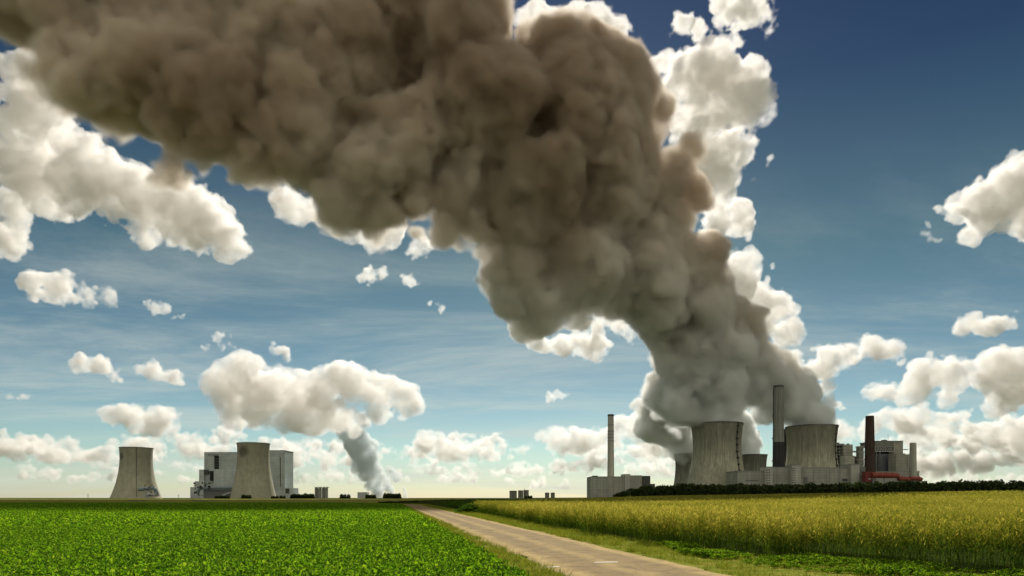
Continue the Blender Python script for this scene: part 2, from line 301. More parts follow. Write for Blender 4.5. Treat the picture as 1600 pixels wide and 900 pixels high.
# ---------------------------------------------------------------- helpers for ground and plants
def tz(x, y): return 2.4*sstep(10, 140, x)*sstep(8, 60, y)              # the land swells gently to the right
def npmesh(name, V, Fq, mat, parent=None, var=None, kind=None, smooth=False):
    me = bpy.data.meshes.new(name); V = np.asarray(V, np.float32); Fq = np.asarray(Fq, np.int32)
    n, k = Fq.shape
    me.vertices.add(len(V)); me.vertices.foreach_set('co', V.ravel()); me.loops.add(n*k); me.loops.foreach_set('vertex_index', Fq.ravel())
    me.polygons.add(n); me.polygons.foreach_set('loop_start', np.arange(0, n*k, k, dtype=np.int32)); me.polygons.foreach_set('loop_total', np.full(n, k, np.int32))
    if var is not None: me.attributes.new('var', 'FLOAT', 'POINT').data.foreach_set('value', np.asarray(var, np.float32))
    me.update(calc_edges=True)
    if smooth: me.polygons.foreach_set('use_smooth', np.ones(n, bool))
    me.materials.append(mat); o = bpy.data.objects.new(name, me); C.objects.link(o)
    if parent: o.parent = parent
    if kind: o['kind'] = kind
    return o
def shader(name):
    m = bpy.data.materials.new(name); m.use_nodes = True; nt = m.node_tree; return m, nt, nt.nodes['Principled BSDF']
def ramp(nt, fac, stops):
    r = nt.nodes.new('ShaderNodeValToRGB'); e = r.color_ramp.elements; e[0].position = stops[0][0]; e[0].color = stops[0][1]+(1,); e[1].position = stops[-1][0]; e[1].color = stops[-1][1]+(1,)
    for p, c in stops[1:-1]: e.new(p).color = c+(1,)
    nt.links.new(fac, r.inputs[0]); return r.outputs[0]
def noise_node(nt, scale, detail=6, rough=.6, vec=None, sx=None):
    n = nt.nodes.new('ShaderNodeTexNoise'); n.inputs['Scale'].default_value = scale; n.inputs['Detail'].default_value = detail; n.inputs['Roughness'].default_value = rough
    if vec is None:
        tc = nt.nodes.new('ShaderNodeTexCoord'); vec = tc.outputs['Object']
    if sx:
        mp = nt.nodes.new('ShaderNodeMapping'); mp.inputs['Scale'].default_value = sx; nt.links.new(vec, mp.inputs[0]); vec = mp.outputs[0]
    nt.links.new(vec, n.inputs['Vector']); return n.outputs['Fac']
def leaf_mat(name, stops, trans=.5, rough=.45, spec=.4, tint=(1.5, 1.6, .6)):
    """Leaves: the 'var' of each leaf picks its own green; light also passes through the blade."""
    m, nt, b = shader(name); N = nt.nodes; L = nt.links
    a = N.new('ShaderNodeAttribute'); a.attribute_name = 'var'; col = ramp(nt, a.outputs['Fac'], stops)
    L.new(col, b.inputs['Base Color']); b.inputs['Roughness'].default_value = rough; b.inputs['Specular IOR Level'].default_value = spec
    t = N.new('ShaderNodeBsdfTranslucent'); mu = N.new('ShaderNodeMix'); mu.data_type = 'RGBA'; mu.blend_type = 'MULTIPLY'; mu.inputs[0].default_value = 1; L.new(col, mu.inputs[6]); mu.inputs[7].default_value = tint+(1,)
    L.new(mu.outputs[2], t.inputs[0]); mx = N.new('ShaderNodeMixShader'); mx.inputs[0].default_value = trans; L.new(b.outputs[0], mx.inputs[1]); L.new(t.outputs[0], mx.inputs[2]); L.new(mx.outputs[0], N['Material Output'].inputs[0])
    return m
# ---------------------------------------------------------------- ground sheet
def ground_mat():
    m, nt, b = shader('soil_and_stubble'); n1 = noise_node(nt, .012, 8, .6); n2 = noise_node(nt, 3, 6, .7)
    c1 = ramp(nt, n1, [(.3, (.030, .050, .012)), (.55, (.055, .075, .018)), (.75, (.085, .085, .028))])
    c2 = ramp(nt, n2, [(.3, (.35, .35, .35)), (.7, (1.1, 1.1, 1.1))])
    mx = nt.nodes.new('ShaderNodeMix'); mx.data_type = 'RGBA'; mx.blend_type = 'MULTIPLY'; mx.inputs[0].default_value = 1; nt.links.new(c1, mx.inputs[6]); nt.links.new(c2, mx.inputs[7]); nt.links.new(mx.outputs[2], b.inputs['Base Color'])
    b.inputs['Roughness'].default_value = 1; b.inputs['Specular IOR Level'].default_value = 0; return m
gx = np.concatenate([-np.geomspace(30000, 260, 24), np.linspace(-240, 240, 121), np.geomspace(260, 30000, 24)])
gy = np.concatenate([[-400, -100, -30], np.linspace(0, 80, 41), np.geomspace(84, 40000, 60)])
X, Y_ = np.meshgrid(gx, gy); V = np.stack([X, Y_, tz(X, Y_)], -1).reshape(-1, 3)
nxg, nyg = len(gx), len(gy); ii, jj = np.meshgrid(np.arange(nxg-1), np.arange(nyg-1)); q = (jj*nxg+ii).ravel()
npmesh('ground', V, np.stack([q, q+1, q+nxg+1, q+nxg], -1), ground_mat(), kind='structure', smooth=True)
# ---------------------------------------------------------------- the farm track
K = math.tan(math.radians(-10.2))
def left_edge(y): return 1.03+(y-14.43)*K - 55*sstep(165, 290, y)
def right_edge(y): return left_edge(y)+3.6+1.2*sstep(165, 290, y)
def path_mat():
    m, nt, b = shader('sandy_concrete'); N = nt.nodes; L = nt.links
    uv = N.new('ShaderNodeAttribute'); uv.attribute_name = 'across'
    jit = noise_node(nt, .9, 5, .6); ad = N.new('ShaderNodeMath'); ad.operation = 'MULTIPLY_ADD'; L.new(jit, ad.inputs[0]); ad.inputs[1].default_value = .22; L.new(uv.outputs['Fac'], ad.inputs[2])
    lanes = ramp(nt, ad.outputs[0], [(.06, (.20, .150, .050)), (.20, (.35, .255, .098)), (.32, (.21, .150, .062)), (.47, (.19, .137, .058)), (.60, (.305, .222, .088)), (.68, (.215, .155, .066)), (.92, (.205, .146, .060)), (1.08, (.325, .238, .090))])
    n = noise_node(nt, 26, 8, .75); g = ramp(nt, n, [(.3, (.6, .6, .6)), (.5, (1.12, 1.12, 1.12)), (.72, (1.4, 1.37, 1.3))])
    n3 = noise_node(nt, 1.6, 6, .7); g3 = ramp(nt, n3, [(.32, (.62, .60, .56)), (.48, (.98, .97, .95)), (.66, (1.15, 1.13, 1.08))])
    a = N.new('ShaderNodeMix'); a.data_type = 'RGBA'; a.blend_type = 'MULTIPLY'; a.inputs[0].default_value = 1; L.new(lanes, a.inputs[6]); L.new(g, a.inputs[7])
    c = N.new('ShaderNodeMix'); c.data_type = 'RGBA'; c.blend_type = 'MULTIPLY'; c.inputs[0].default_value = 1; L.new(a.outputs[2], c.inputs[6]); L.new(g3, c.inputs[7])
    vo = N.new('ShaderNodeTexVoronoi'); vo.feature = 'DISTANCE_TO_EDGE'; vo.inputs['Scale'].default_value = 1.3; tc = N.new('ShaderNodeTexCoord'); mp = N.new('ShaderNodeMix'); mp.data_type = 'VECTOR'; mp.inputs[0].default_value = .25
    nn = N.new('ShaderNodeTexNoise'); nn.inputs['Scale'].default_value = 2.5; L.new(tc.outputs['Object'], nn.inputs['Vector']); L.new(tc.outputs['Object'], mp.inputs[4]); L.new(nn.outputs['Color'], mp.inputs[5]); L.new(mp.outputs[1], vo.inputs['Vector'])
    ck = ramp(nt, vo.outputs['Distance'], [(.0, (.45, .42, .38)), (.018, (1, 1, 1))])
    d = N.new('ShaderNodeMix'); d.data_type = 'RGBA'; d.blend_type = 'MULTIPLY'; d.inputs[0].default_value = .7; L.new(c.outputs[2], d.inputs[6]); L.new(ck, d.inputs[7]); L.new(d.outputs[2], b.inputs['Base Color'])
    bp = N.new('ShaderNodeBump'); bp.inputs['Strength'].default_value = .5; bp.inputs['Distance'].default_value = .02; L.new(n, bp.inputs['Height']); L.new(bp.outputs[0], b.inputs['Normal'])
    b.inputs['Roughness'].default_value = .95; b.inputs['Specular IOR Level'].default_value = .15; return m
ys = np.concatenate([np.linspace(-20, 120, 281), np.linspace(122, 330, 90)]); us = np.linspace(0, 1, 15); rng = np.random.default_rng(2)
wob = np.interp(ys, np.arange(-20, 340, .7), rng.standard_normal(515)[:len(np.arange(-20, 340, .7))])*.12
wob2 = np.interp(ys, np.arange(-20, 340, .9), rng.standard_normal(515)[:len(np.arange(-20, 340, .9))])*.10
PV = []
for k, y in enumerate(ys):
    a, b_ = float(left_edge(y))+wob[k], float(right_edge(y))+wob2[k]
    for u in us:
        x = a+(b_-a)*u; PV.append((x, y, float(tz(x, y))+.012+.03*math.sin(u*math.pi)))
nu = len(us); ii, jj = np.meshgrid(np.arange(nu-1), np.arange(len(ys)-1)); q = (jj*nu+ii).ravel()
track = npmesh('farm_track', PV, np.stack([q, q+1, q+nu+1, q+nu], -1), path_mat(), kind='structure', smooth=True)
track.data.attributes.new('across', 'FLOAT', 'POINT').data.foreach_set('value', np.tile(us, len(ys)).astype(np.float32))
wm, nt, b = shader('worn_white_paint'); nn_ = noise_node(nt, 14, 5, .7); nt.links.new(ramp(nt, nn_, [(.3, (.55, .53, .48)), (.6, (.82, .81, .78))]), b.inputs['Base Color']); b.inputs['Roughness'].default_value = .8
for (x0, x1, y0, dy) in ((.77, 1.13, 16.1, .03), (2.06, 2.65, 17.0, .10)):
    zz = .012+.03*math.sin(math.pi*.5)+.006
    vs_ = []
    for t in np.linspace(0, 1, 7):
        x = x0+(x1-x0)*t; u = (x-left_edge(y0))/3.6; z = .012+.03*math.sin(min(max(u, 0), 1)*math.pi)+.006
        vs_ += [(x, y0+dy*t-.055-.01*random.Random(x).random(), z), (x, y0+dy*t+.055+.01*random.Random(x+1).random(), z)]
    npmesh('painted_mark', vs_, [(2*k, 2*k+2, 2*k+3, 2*k+1) for k in range(6)], wm, parent=track)
# ---------------------------------------------------------------- beet field: rosettes of arched leaves
def leaves(cx, cy, cz, n, L_, Wd, rise, rng, fine=True, spread=.05, tipdrop=.3):
    """n arched leaves round each centre, vectorised -> verts, quads, var"""
    m = len(cx); tot = m*n
    a = (np.tile(np.arange(n), m)*(2*np.pi/n)+np.repeat(rng.uniform(0, 6.28, m), n)+rng.normal(0, .35, tot))
    l = L_*rng.uniform(.65, 1.2, tot); w_ = Wd*rng.uniform(.7, 1.25, tot); h = rise*rng.uniform(.55, 1.25, tot); td = rng.normal(tipdrop, .35, tot); tw = rng.normal(0, .35, tot)
    bx, by, bz = np.repeat(cx, n), np.repeat(cy, n), np.repeat(cz, n)
    ca, sa = np.cos(a), np.sin(a); rows = [(.12, .35, .25), (.52, 1.0, 1.0), (1.0, 1.0-td*.0, .28)] if fine else [(.2, .5, .8), (.95, .9, .8)]
    V = []
    cols = (-1, 0, 1) if fine else (-1, 1)
    for i, (rr, hh, ww) in enumerate(rows):
        hz = h*hh - (td*h*.8 if rr > .9 else 0)
        for s in cols:
            off = s*ww*w_*.5; lift = (abs(s)*.28*w_*ww)+off*tw
            V.append(np.stack([bx+ca*(spread+l*rr)-sa*off, by+sa*(spread+l*rr)+ca*off, bz+np.maximum(hz+lift, .01)], -1))
    V = np.stack(V, 1); kc = len(cols); nv = V.shape[1]; base = np.arange(tot)*nv; Q = []
    for r in range(len(rows)-1):
        for c in range(kc-1):
            Q.append(np.stack([base+r*kc+c, base+r*kc+c+1, base+(r+1)*kc+c+1, base+(r+1)*kc+c], -1))
    var = np.repeat(np.clip(rng.normal(.5, .2, tot)+np.repeat(rng.normal(0, .12, m), n), 0, 1), nv)
    return V.reshape(-1, 3), np.concatenate(Q), var
def merge(parts):
    V, Q, A, o = [], [], [], 0
    for v, q, a in parts: V.append(v); Q.append(q+o); A.append(a); o += len(v)
    return np.concatenate(V), np.concatenate(Q), np.concatenate(A)
def rows_in(y0, y1, dx, dy, xl, xr, rng, jit=.35):
    P_ = []
    for y in np.arange(y0, y1, dy):
        x = np.arange(xl(y), xr(y), dx); P_.append(np.stack([x, np.full_like(x, y)], -1))
    P_ = np.concatenate(P_); P_[:, 0] += rng.normal(0, jit*dx, len(P_)); P_[:, 1] += rng.normal(0, jit*dy, len(P_)); return P_
rng = np.random.default_rng(11)
M_BEET = leaf_mat('beet_leaf', [(0, (.035, .095, .009)), (.35, (.08, .18, .015)), (.65, (.125, .245, .020)), (1, (.22, .32, .05))], trans=.5, rough=.7, spec=.0, tint=(1.75, 1.7, .45))
vl = lambda y: -.80*y-3
pa = []
for (y0, y1, dx, dy, n, L_, W_, h, fine) in ((10.5, 36, .175, .175, 8, .125, .072, .14, True), (36, 92, .25, .25, 7, .18, .115, .16, False), (92, 213, .5, .5, 6, .34, .24, .20, False)):
    p = rows_in(y0, y1, dx, dy, vl, lambda y: float(left_edge(y))-.95, rng)
    gap = value_noise((64, 64, 8), 1, 9, rng)[:, :, 4]; gi = gap[(np.abs(p[:, 0])/3.1).astype(int) % 64, (p[:, 1]/2.3).astype(int) % 64]
    keep = rng.uniform(size=len(p)) > np.clip((gi-1.2)*.5, 0, .6); p = p[keep]; gi = gi[keep]
    pa.append(leaves(p[:, 0], p[:, 1], np.zeros(len(p)), n, L_, W_, h, rng, fine)); pa[-1] = (pa[-1][0], pa[-1][1], np.clip(pa[-1][2]+np.repeat(-gi*.05, n*(9 if fine else 4)), 0, 1))
npmesh('beet_crop', *merge(pa)[:2], M_BEET, var=merge(pa)[2], kind='stuff', smooth=True)
# ---------------------------------------------------------------- grass along the track
def blades(p, hgt, wid, rng, lean=.5):
    m = len(p); a = rng.uniform(0, 6.28, m); h = hgt*rng.uniform(.4, 1.3, m); w_ = wid*rng.uniform(.6, 1.4, m); le = rng.normal(0, lean, (m, 2))*h[:, None]; z = tz(p[:, 0], p[:, 1])
    d = np.stack([np.cos(a), np.sin(a)], -1)*w_[:, None]*.5
    b0 = np.column_stack([p-d, z]); b1 = np.column_stack([p+d, z]); t = np.column_stack([p+le, z+h]); t2 = np.column_stack([p+le+d*.3, z+h*.98])
    return np.stack([b0, b1, t2, t], 1).reshape(-1, 3), np.arange(m*4).reshape(-1, 4), np.repeat(np.clip(rng.normal(.5, .22, m), 0, 1), 4)
def near_edge(y): return np.interp(y, [8, 12, 14.4, 16, 19.6, 25.1, 40, 70, 80], [17, 13, 10.9, 9.1, 6.6, 4.9, 1.9, -2.9, -4.4])
M_GRASS = leaf_mat('verge_grass', [(0, (.07, .105, .014)), (.4, (.14, .185, .024)), (.7, (.22, .225, .04)), (1, (.36, .30, .10))], trans=.4, rough=.8, spec=.0, tint=(1.4, 1.4, .6))
gp = []
for (y0, y1, den, hh, ww) in ((10, 24, 520, .075, .010), (24, 50, 260, .085, .018), (50, 100, 110, .10, .034), (100, 230, 26, .14, .08)):
    for side in (0, 1):
        n = int(den*(y1-y0)*(4.5 if side else 1.25)); y = rng.uniform(y0, y1, n)
        if side:
            u = rng.uniform(0, 1, n); re = right_edge(y); x = re-.10+u*(np.minimum(near_edge(np.minimum(y, 80)), re+4.5)-re+.5); x = np.where(y > 80, re-.1+u*2.4, x)
        else: x = left_edge(y)+.14-rng.uniform(0, 1, n)**.8*1.3
        cl = np.sin(x*2.1+y*.7)*np.sin(y*1.3-x*.8)
        edge = np.minimum(np.abs(x-left_edge(y)), np.abs(x-right_edge(y)))
        ok = rng.uniform(size=n) < np.clip(.55+.45*cl, .12, 1)*np.clip(edge*2.5+.25, 0, 1); gp.append(blades(np.stack([x, y], -1)[ok], hh*(1.25 if not side else 1), ww, rng))
for (y0, y1, n) in ((10, 30, 260), (30, 75, 330)):                     # longer tufts
    y = rng.uniform(y0, y1, n); re = right_edge(y); sd = rng.uniform(size=n) < .6; x = np.where(sd, re+rng.uniform(.0, 1, n)**1.5*(near_edge(np.minimum(y, 80))-re), left_edge(y)+.05-rng.uniform(0, 1.3, n))
    x = np.repeat(x, 26)+rng.normal(0, .07, n*26); y = np.repeat(y, 26)+rng.normal(0, .07, n*26); gp.append(blades(np.stack([x, y], -1), .17, .014, rng, .6))
mg_ = merge(gp); npmesh('verge_grass', mg_[0], mg_[1], M_GRASS, var=mg_[2], kind='stuff')
# a thin turf under the blades so that the bare earth does not show everywhere
tm_, nt, b = shader('verge_turf'); nt.links.new(ramp(nt, noise_node(nt, 1.6, 9, .8), [(.32, (.07, .11, .016)), (.48, (.16, .19, .028)), (.60, (.27, .245, .06)), (.75, (.36, .30, .11))]), b.inputs['Base Color']); b.inputs['Roughness'].default_value = 1; b.inputs['Specular IOR Level'].default_value = 0
for side in (0, 1):
    vs_ = []; yy = np.concatenate([np.linspace(-10, 80, 91), np.linspace(82, 300, 40)])
    for y in yy:
        if side: a, c = float(right_edge(y))-.12, (float(near_edge(y)) if y < 80 else float(right_edge(y))+2.4)
        else: a, c = float(left_edge(y))-1.3, float(left_edge(y))+.12
        if y < 12 and side: c = 13
        vs_ += [(a, y, float(tz(a, y))+.006), (c, y, float(tz(c, y))+.006)]
    npmesh('verge', vs_, [(2*k, 2*k+1, 2*k+3, 2*k+2) for k in range(len(yy)-1)], tm_, kind='structure')
# ---------------------------------------------------------------- ripening rape: stems, branches and pods
def ribbons(p0, p1, w_, rng, var0, var1):
    m = len(p0); a = rng.uniform(0, 3.14, m); d = np.stack([np.cos(a), np.sin(a), np.zeros(m)], -1)*(w_*.5)[:, None]
    return np.stack([p0-d, p0+d, p1+d*.6, p1-d*.6], 1).reshape(-1, 3), np.arange(m*4).reshape(-1, 4), np.stack([var0, var0, var1, var1], 1).ravel()
def rape(p, hgt, npod, plen, pwid, rng, stem=True, low=.42):
    m = len(p); z = tz(p[:, 0], p[:, 1]); h = hgt*rng.uniform(.78, 1.14, m)*(1+.09*np.sin(p[:, 0]*1.1+np.sin(p[:, 1]*.6))*np.sin(p[:, 1]*.9)); le = rng.normal(0, .15, (m, 2)); out = []
    tone = np.repeat(.10*np.sin(p[:, 0]*.35+1.2*np.sin(p[:, 1]*.17))+rng.normal(0, .07, m), npod)
    base = np.column_stack([p, z]); top = np.column_stack([p+le*h[:, None], z+h])
    if stem: out.append(ribbons(base, top, np.full(m, .016), rng, np.full(m, .30)+rng.uniform(-.1, .12, m), np.full(m, .55)))
    u = low+(1-low)*rng.uniform(0, 1, m*npod)**.75; a = rng.uniform(0, 6.28, m*npod); R = .17*(1.15-u)*rng.uniform(.3, 1.6, m*npod)/(1.15-low)*1.5
    bp = np.repeat(base, npod, 0); tp = np.repeat(top, npod, 0); c = bp+(tp-bp)*u[:, None]; c[:, 0] += np.cos(a)*R; c[:, 1] += np.sin(a)*R; c[:, 2] += rng.normal(0, .03, m*npod)
    d = np.stack([np.cos(a)*.7, np.sin(a)*.7, rng.uniform(-.1, .9, m*npod)], -1)+rng.normal(0, .45, (m*npod, 3)); d /= np.linalg.norm(d, axis=1)[:, None]
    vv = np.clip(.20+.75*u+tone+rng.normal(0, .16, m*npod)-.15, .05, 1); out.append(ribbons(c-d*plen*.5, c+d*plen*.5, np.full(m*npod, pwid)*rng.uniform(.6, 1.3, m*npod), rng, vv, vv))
    return merge(out)
M_RAPE = leaf_mat('ripening_rape', [(0, (.018, .045, .006)), (.30, (.045, .095, .010)), (.46, (.12, .17, .02)), (.64, (.26, .25, .036)), (.84, (.40, .345, .062)), (1, (.62, .52, .14))], trans=.45, rough=.8, spec=.0, tint=(1.15, 1.15, .65))  # green to gold; low tones also darkened as painted shade between the stems
rp = []
def crop_pts(y0, y1, den, d0, d1, rng):
    """points inside the rape field, by distance behind its edge along the track"""
    A = []; yy = rng.uniform(y0, y1, int(den*(y1-y0)*160)); xx = rng.uniform(-6, 154, len(yy)); e = near_edge(np.clip(yy, 8, 80)); back = np.where(yy > 78, -4.2+(yy-78)*.062, e)
    s = xx-np.maximum(e, back)+.35*np.sin(yy*2.1)+.3*np.sin(yy*.83+1); sd = s*.55                              # the edge runs askew
    ok = (sd >= d0) & (sd < d1) & (xx < .80*yy+4)
    return np.stack([xx, yy], -1)[ok]
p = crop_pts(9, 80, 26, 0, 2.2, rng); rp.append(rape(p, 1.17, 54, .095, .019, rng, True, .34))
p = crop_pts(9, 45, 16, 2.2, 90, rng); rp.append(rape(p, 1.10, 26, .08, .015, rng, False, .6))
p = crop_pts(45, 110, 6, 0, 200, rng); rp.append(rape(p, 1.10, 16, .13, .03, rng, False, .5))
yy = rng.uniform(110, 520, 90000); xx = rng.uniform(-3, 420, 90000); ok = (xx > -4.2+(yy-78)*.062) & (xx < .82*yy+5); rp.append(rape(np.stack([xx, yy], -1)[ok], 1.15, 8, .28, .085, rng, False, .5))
# odd taller shoots standing out of the crop
p = crop_pts(20, 120, .05, 1, 200, rng); rp.append(rape(p, 1.5, 26, .06, .016, rng, True, .78))
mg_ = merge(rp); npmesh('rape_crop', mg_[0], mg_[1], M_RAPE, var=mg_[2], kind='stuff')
# weeds at the foot of the rape
M_WEED = leaf_mat('weed_leaf', [(0, (.04, .09, .010)), (.5, (.095, .18, .016)), (1, (.19, .26, .035))], trans=.5, rough=.7, spec=.0, tint=(1.6, 1.6, .5))
yw = rng.uniform(10.5, 24, 5200); xw = near_edge(yw)-rng.uniform(-.2, 1, 5200)*3.4*np.clip((24-yw)/9, .10, 1); cl = .5+.5*np.sin(xw*1.7+np.sin(yw*1.9)*1.5)
ok = (xw > right_edge(yw)+.5) & (rng.uniform(size=5200) < .06+.5*cl); xw, yw, cl = xw[ok], yw[ok], cl[ok]
wz = tz(xw, yw); k3 = [leaves(xw+rng.normal(0, .03, len(xw)), yw, wz+hh*cl, 5, .085, .045, .06, rng, True, .01) for hh in (0, .07, .13)]
mg_ = merge(k3); npmesh('weeds', mg_[0], mg_[1], M_WEED, var=mg_[2], kind='stuff')
# dark green crop beyond the rape, right of the track
M_MAIZE = leaf_mat('dark_crop_leaf', [(0, (.016, .045, .008)), (.5, (.045, .10, .012)), (1, (.10, .16, .025))], trans=.4, rough=.8, spec=.0, tint=(1.3, 1.3, .7))
ym = rng.uniform(80, 330, 26000); xm = right_edge(np.minimum(ym, 165))+2.4+(ym-78)*.03+rng.uniform(0, 1, 26000)*60; ok = xm < -4.2+(ym-78)*.062-.4; xm, ym = xm[ok], ym[ok]
k3 = [leaves(xm, ym, tz(xm, ym)+hh, 5, .42, .12, .42, rng, False, .02) for hh in (.0, .25)]
xb = rng.normal(-4.6, .7, 260); yb = rng.normal(76, 1.2, 260); k3.append(leaves(xb, yb, rng.uniform(0, .75, 260)*np.clip(1.4-np.abs(xb+4.6), 0.2, 1), 5, .3, .14, .3, rng, False, .02))
mg_ = merge(k3); npmesh('dark_green_crop', mg_[0], mg_[1], M_MAIZE, var=mg_[2], kind='stuff')
# grain field beyond the beets
gm_, nt, b = shader('ripening_grain'); nt.links.new(ramp(nt, noise_node(nt, .05, 8, .7), [(.3, (.15, .16, .04)), (.55, (.21, .205, .055)), (.75, (.27, .245, .075))]), b.inputs['Base Color']); b.inputs['Roughness'].default_value = 1; b.inputs['Specular IOR Level'].default_value = 0
rg = np.random.default_rng(8); xs = np.linspace(-620, 0, 311); gyv = np.concatenate([[214.0, 214.02], np.geomspace(215, 900, 60)]); GV = []
for j, y in enumerate(gyv):
    for x in xs:
        x2 = x*(y/214.0)**.9-42; GV.append((x2, y+rg.uniform(-.2, .2)*(j > 1), 0.0 if j == 0 else .42+rg.uniform(-.10, .10)))
nu = len(xs); ii, jj = np.meshgrid(np.arange(nu-1), np.arange(len(gyv)-1)); q = (jj*nu+ii).ravel()
npmesh('grain_crop', GV, np.stack([q, q+1, q+nu+1, q+nu], -1), gm_, kind='stuff')
tr, nt, b = shader('tramline_earth'); b.inputs['Base Color'].default_value = (.035, .04, .014, 1); b.inputs['Roughness'].default_value = 1
for (px0, px1, bend) in ((190, 215, 1), (207, 233, 1), (315, 300, -1), (327, 312, -1)):
    vs_ = []
    for t in np.linspace(0, 1, 9):
        y = 216+t*t*330; pxx = px0+(px1-px0)*t+bend*14*t*(1-t); x = (pxx-800)/F*y; vs_ += [(x-.5, y, .56), (x+.5, y, .56)]
    npmesh('tramline', vs_, [(2*k, 2*k+1, 2*k+3, 2*k+2) for k in range(8)], tr, kind='structure')
# ---------------------------------------------------------------- the power stations
def concrete(name, base, streak=.0, stain=0, top=None, rough=.95, spots=(), scale=1.0, panel=None):
    """weathered concrete or sheet cladding: rain streaks run down it, blotches lie over it"""
    m, nt, b = shader(name); N = nt.nodes; L = nt.links; tc = N.new('ShaderNodeTexCoord'); vec = tc.outputs['Object']
    def mul(a, c, f=1.0):
        x = N.new('ShaderNodeMix'); x.data_type = 'RGBA'; x.blend_type = 'MULTIPLY'; x.inputs[0].default_value = f; L.new(a, x.inputs[6]); L.new(c, x.inputs[7]); return x.outputs[2]
    n1 = noise_node(nt, .045*scale, 8, .65, vec); g = lambda v: (v, v, v)
    col = ramp(nt, n1, [(.25, tuple(v*.78 for v in base)), (.5, base), (.75, tuple(min(1, v*1.15) for v in base))])
    if streak:
        n2 = noise_node(nt, .5*scale, 5, .7, vec, sx=(1, 1, .018)); n2b = noise_node(nt, .12*scale, 4, .6, vec, sx=(1, 1, .05))
        col = mul(col, ramp(nt, n2, [(.36, g(1-streak)), (.5, g(.92)), (.62, g(1.08))])); col = mul(col, ramp(nt, n2b, [(.35, g(1-streak*.5)), (.6, g(1.05))]))
    if top:                                                             # soot weeping down from the rim: (height where it starts, rim height, strength)
        sp = N.new('ShaderNodeSeparateXYZ'); L.new(vec, sp.inputs[0]); mr = N.new('ShaderNodeMapRange'); mr.inputs[1].default_value = top[0]; mr.inputs[2].default_value = top[1]; L.new(sp.outputs[2], mr.inputs[0])
        n3 = noise_node(nt, .42*scale, 5, .7, vec, sx=(1, 1, .012)); ad = N.new('ShaderNodeMath'); ad.operation = 'MULTIPLY_ADD'; L.new(mr.outputs[0], ad.inputs[0]); ad.inputs[1].default_value = .55; L.new(n3, ad.inputs[2])
        col = mul(col, ramp(nt, ad.outputs[0], [(.52, g(1)), (.92, g(1-top[2]))]))
    if panel:
        wv = N.new('ShaderNodeTexBrick'); wv.inputs['Scale'].default_value = 1; wv.inputs['Brick Width'].default_value = panel[0]; wv.inputs['Row Height'].default_value = panel[1]; wv.inputs['Mortar Size'].default_value = .18; wv.offset = 0
        wv.inputs['Color1'].default_value = (1, 1, 1, 1); wv.inputs['Color2'].default_value = (.90, .91, .92, 1); wv.inputs['Mortar'].default_value = (.58, .58, .58, 1)
        mp = N.new('ShaderNodeMapping'); mp.inputs['Rotation'].default_value = (math.pi/2, 0, 0); L.new(vec, mp.inputs[0]); L.new(mp.outputs[0], wv.inputs['Vector']); col = mul(col, wv.outputs['Color'])
    for (cx, cy, cz, r, k) in spots:
        d = N.new('ShaderNodeVectorMath'); d.operation = 'DISTANCE'; L.new(vec, d.inputs[0]); d.inputs[1].default_value = (cx, cy, cz); mr = N.new('ShaderNodeMapRange'); mr.inputs[1].default_value = r*.55; mr.inputs[2].default_value = r*1.25; L.new(d.outputs['Value'], mr.inputs[0]); col = mul(col, ramp(nt, mr.outputs[0], [(0, g(k)), (1, g(1))]))
    L.new(col, b.inputs['Base Color']); b.inputs['Roughness'].default_value = rough; b.inputs['Specular IOR Level'].default_value = .15
    bp = N.new('ShaderNodeBump'); bp.inputs['Strength'].default_value = .3; bp.inputs['Distance'].default_value = .3; L.new(n1, bp.inputs['Height']); L.new(bp.outputs[0], b.inputs['Normal']); return m
def plain(name, c, rough=.7, metal=0):
    m, nt, b = shader(name); n = noise_node(nt, .35, 6, .65); nt.links.new(ramp(nt, n, [(.3, tuple(v*.7 for v in c)), (.6, c), (.8, tuple(min(1, v*1.15) for v in c))]), b.inputs['Base Color']); b.inputs['Roughness'].default_value = rough; b.inputs['Metallic'].default_value = metal; b.inputs['Specular IOR Level'].default_value = .25; return m
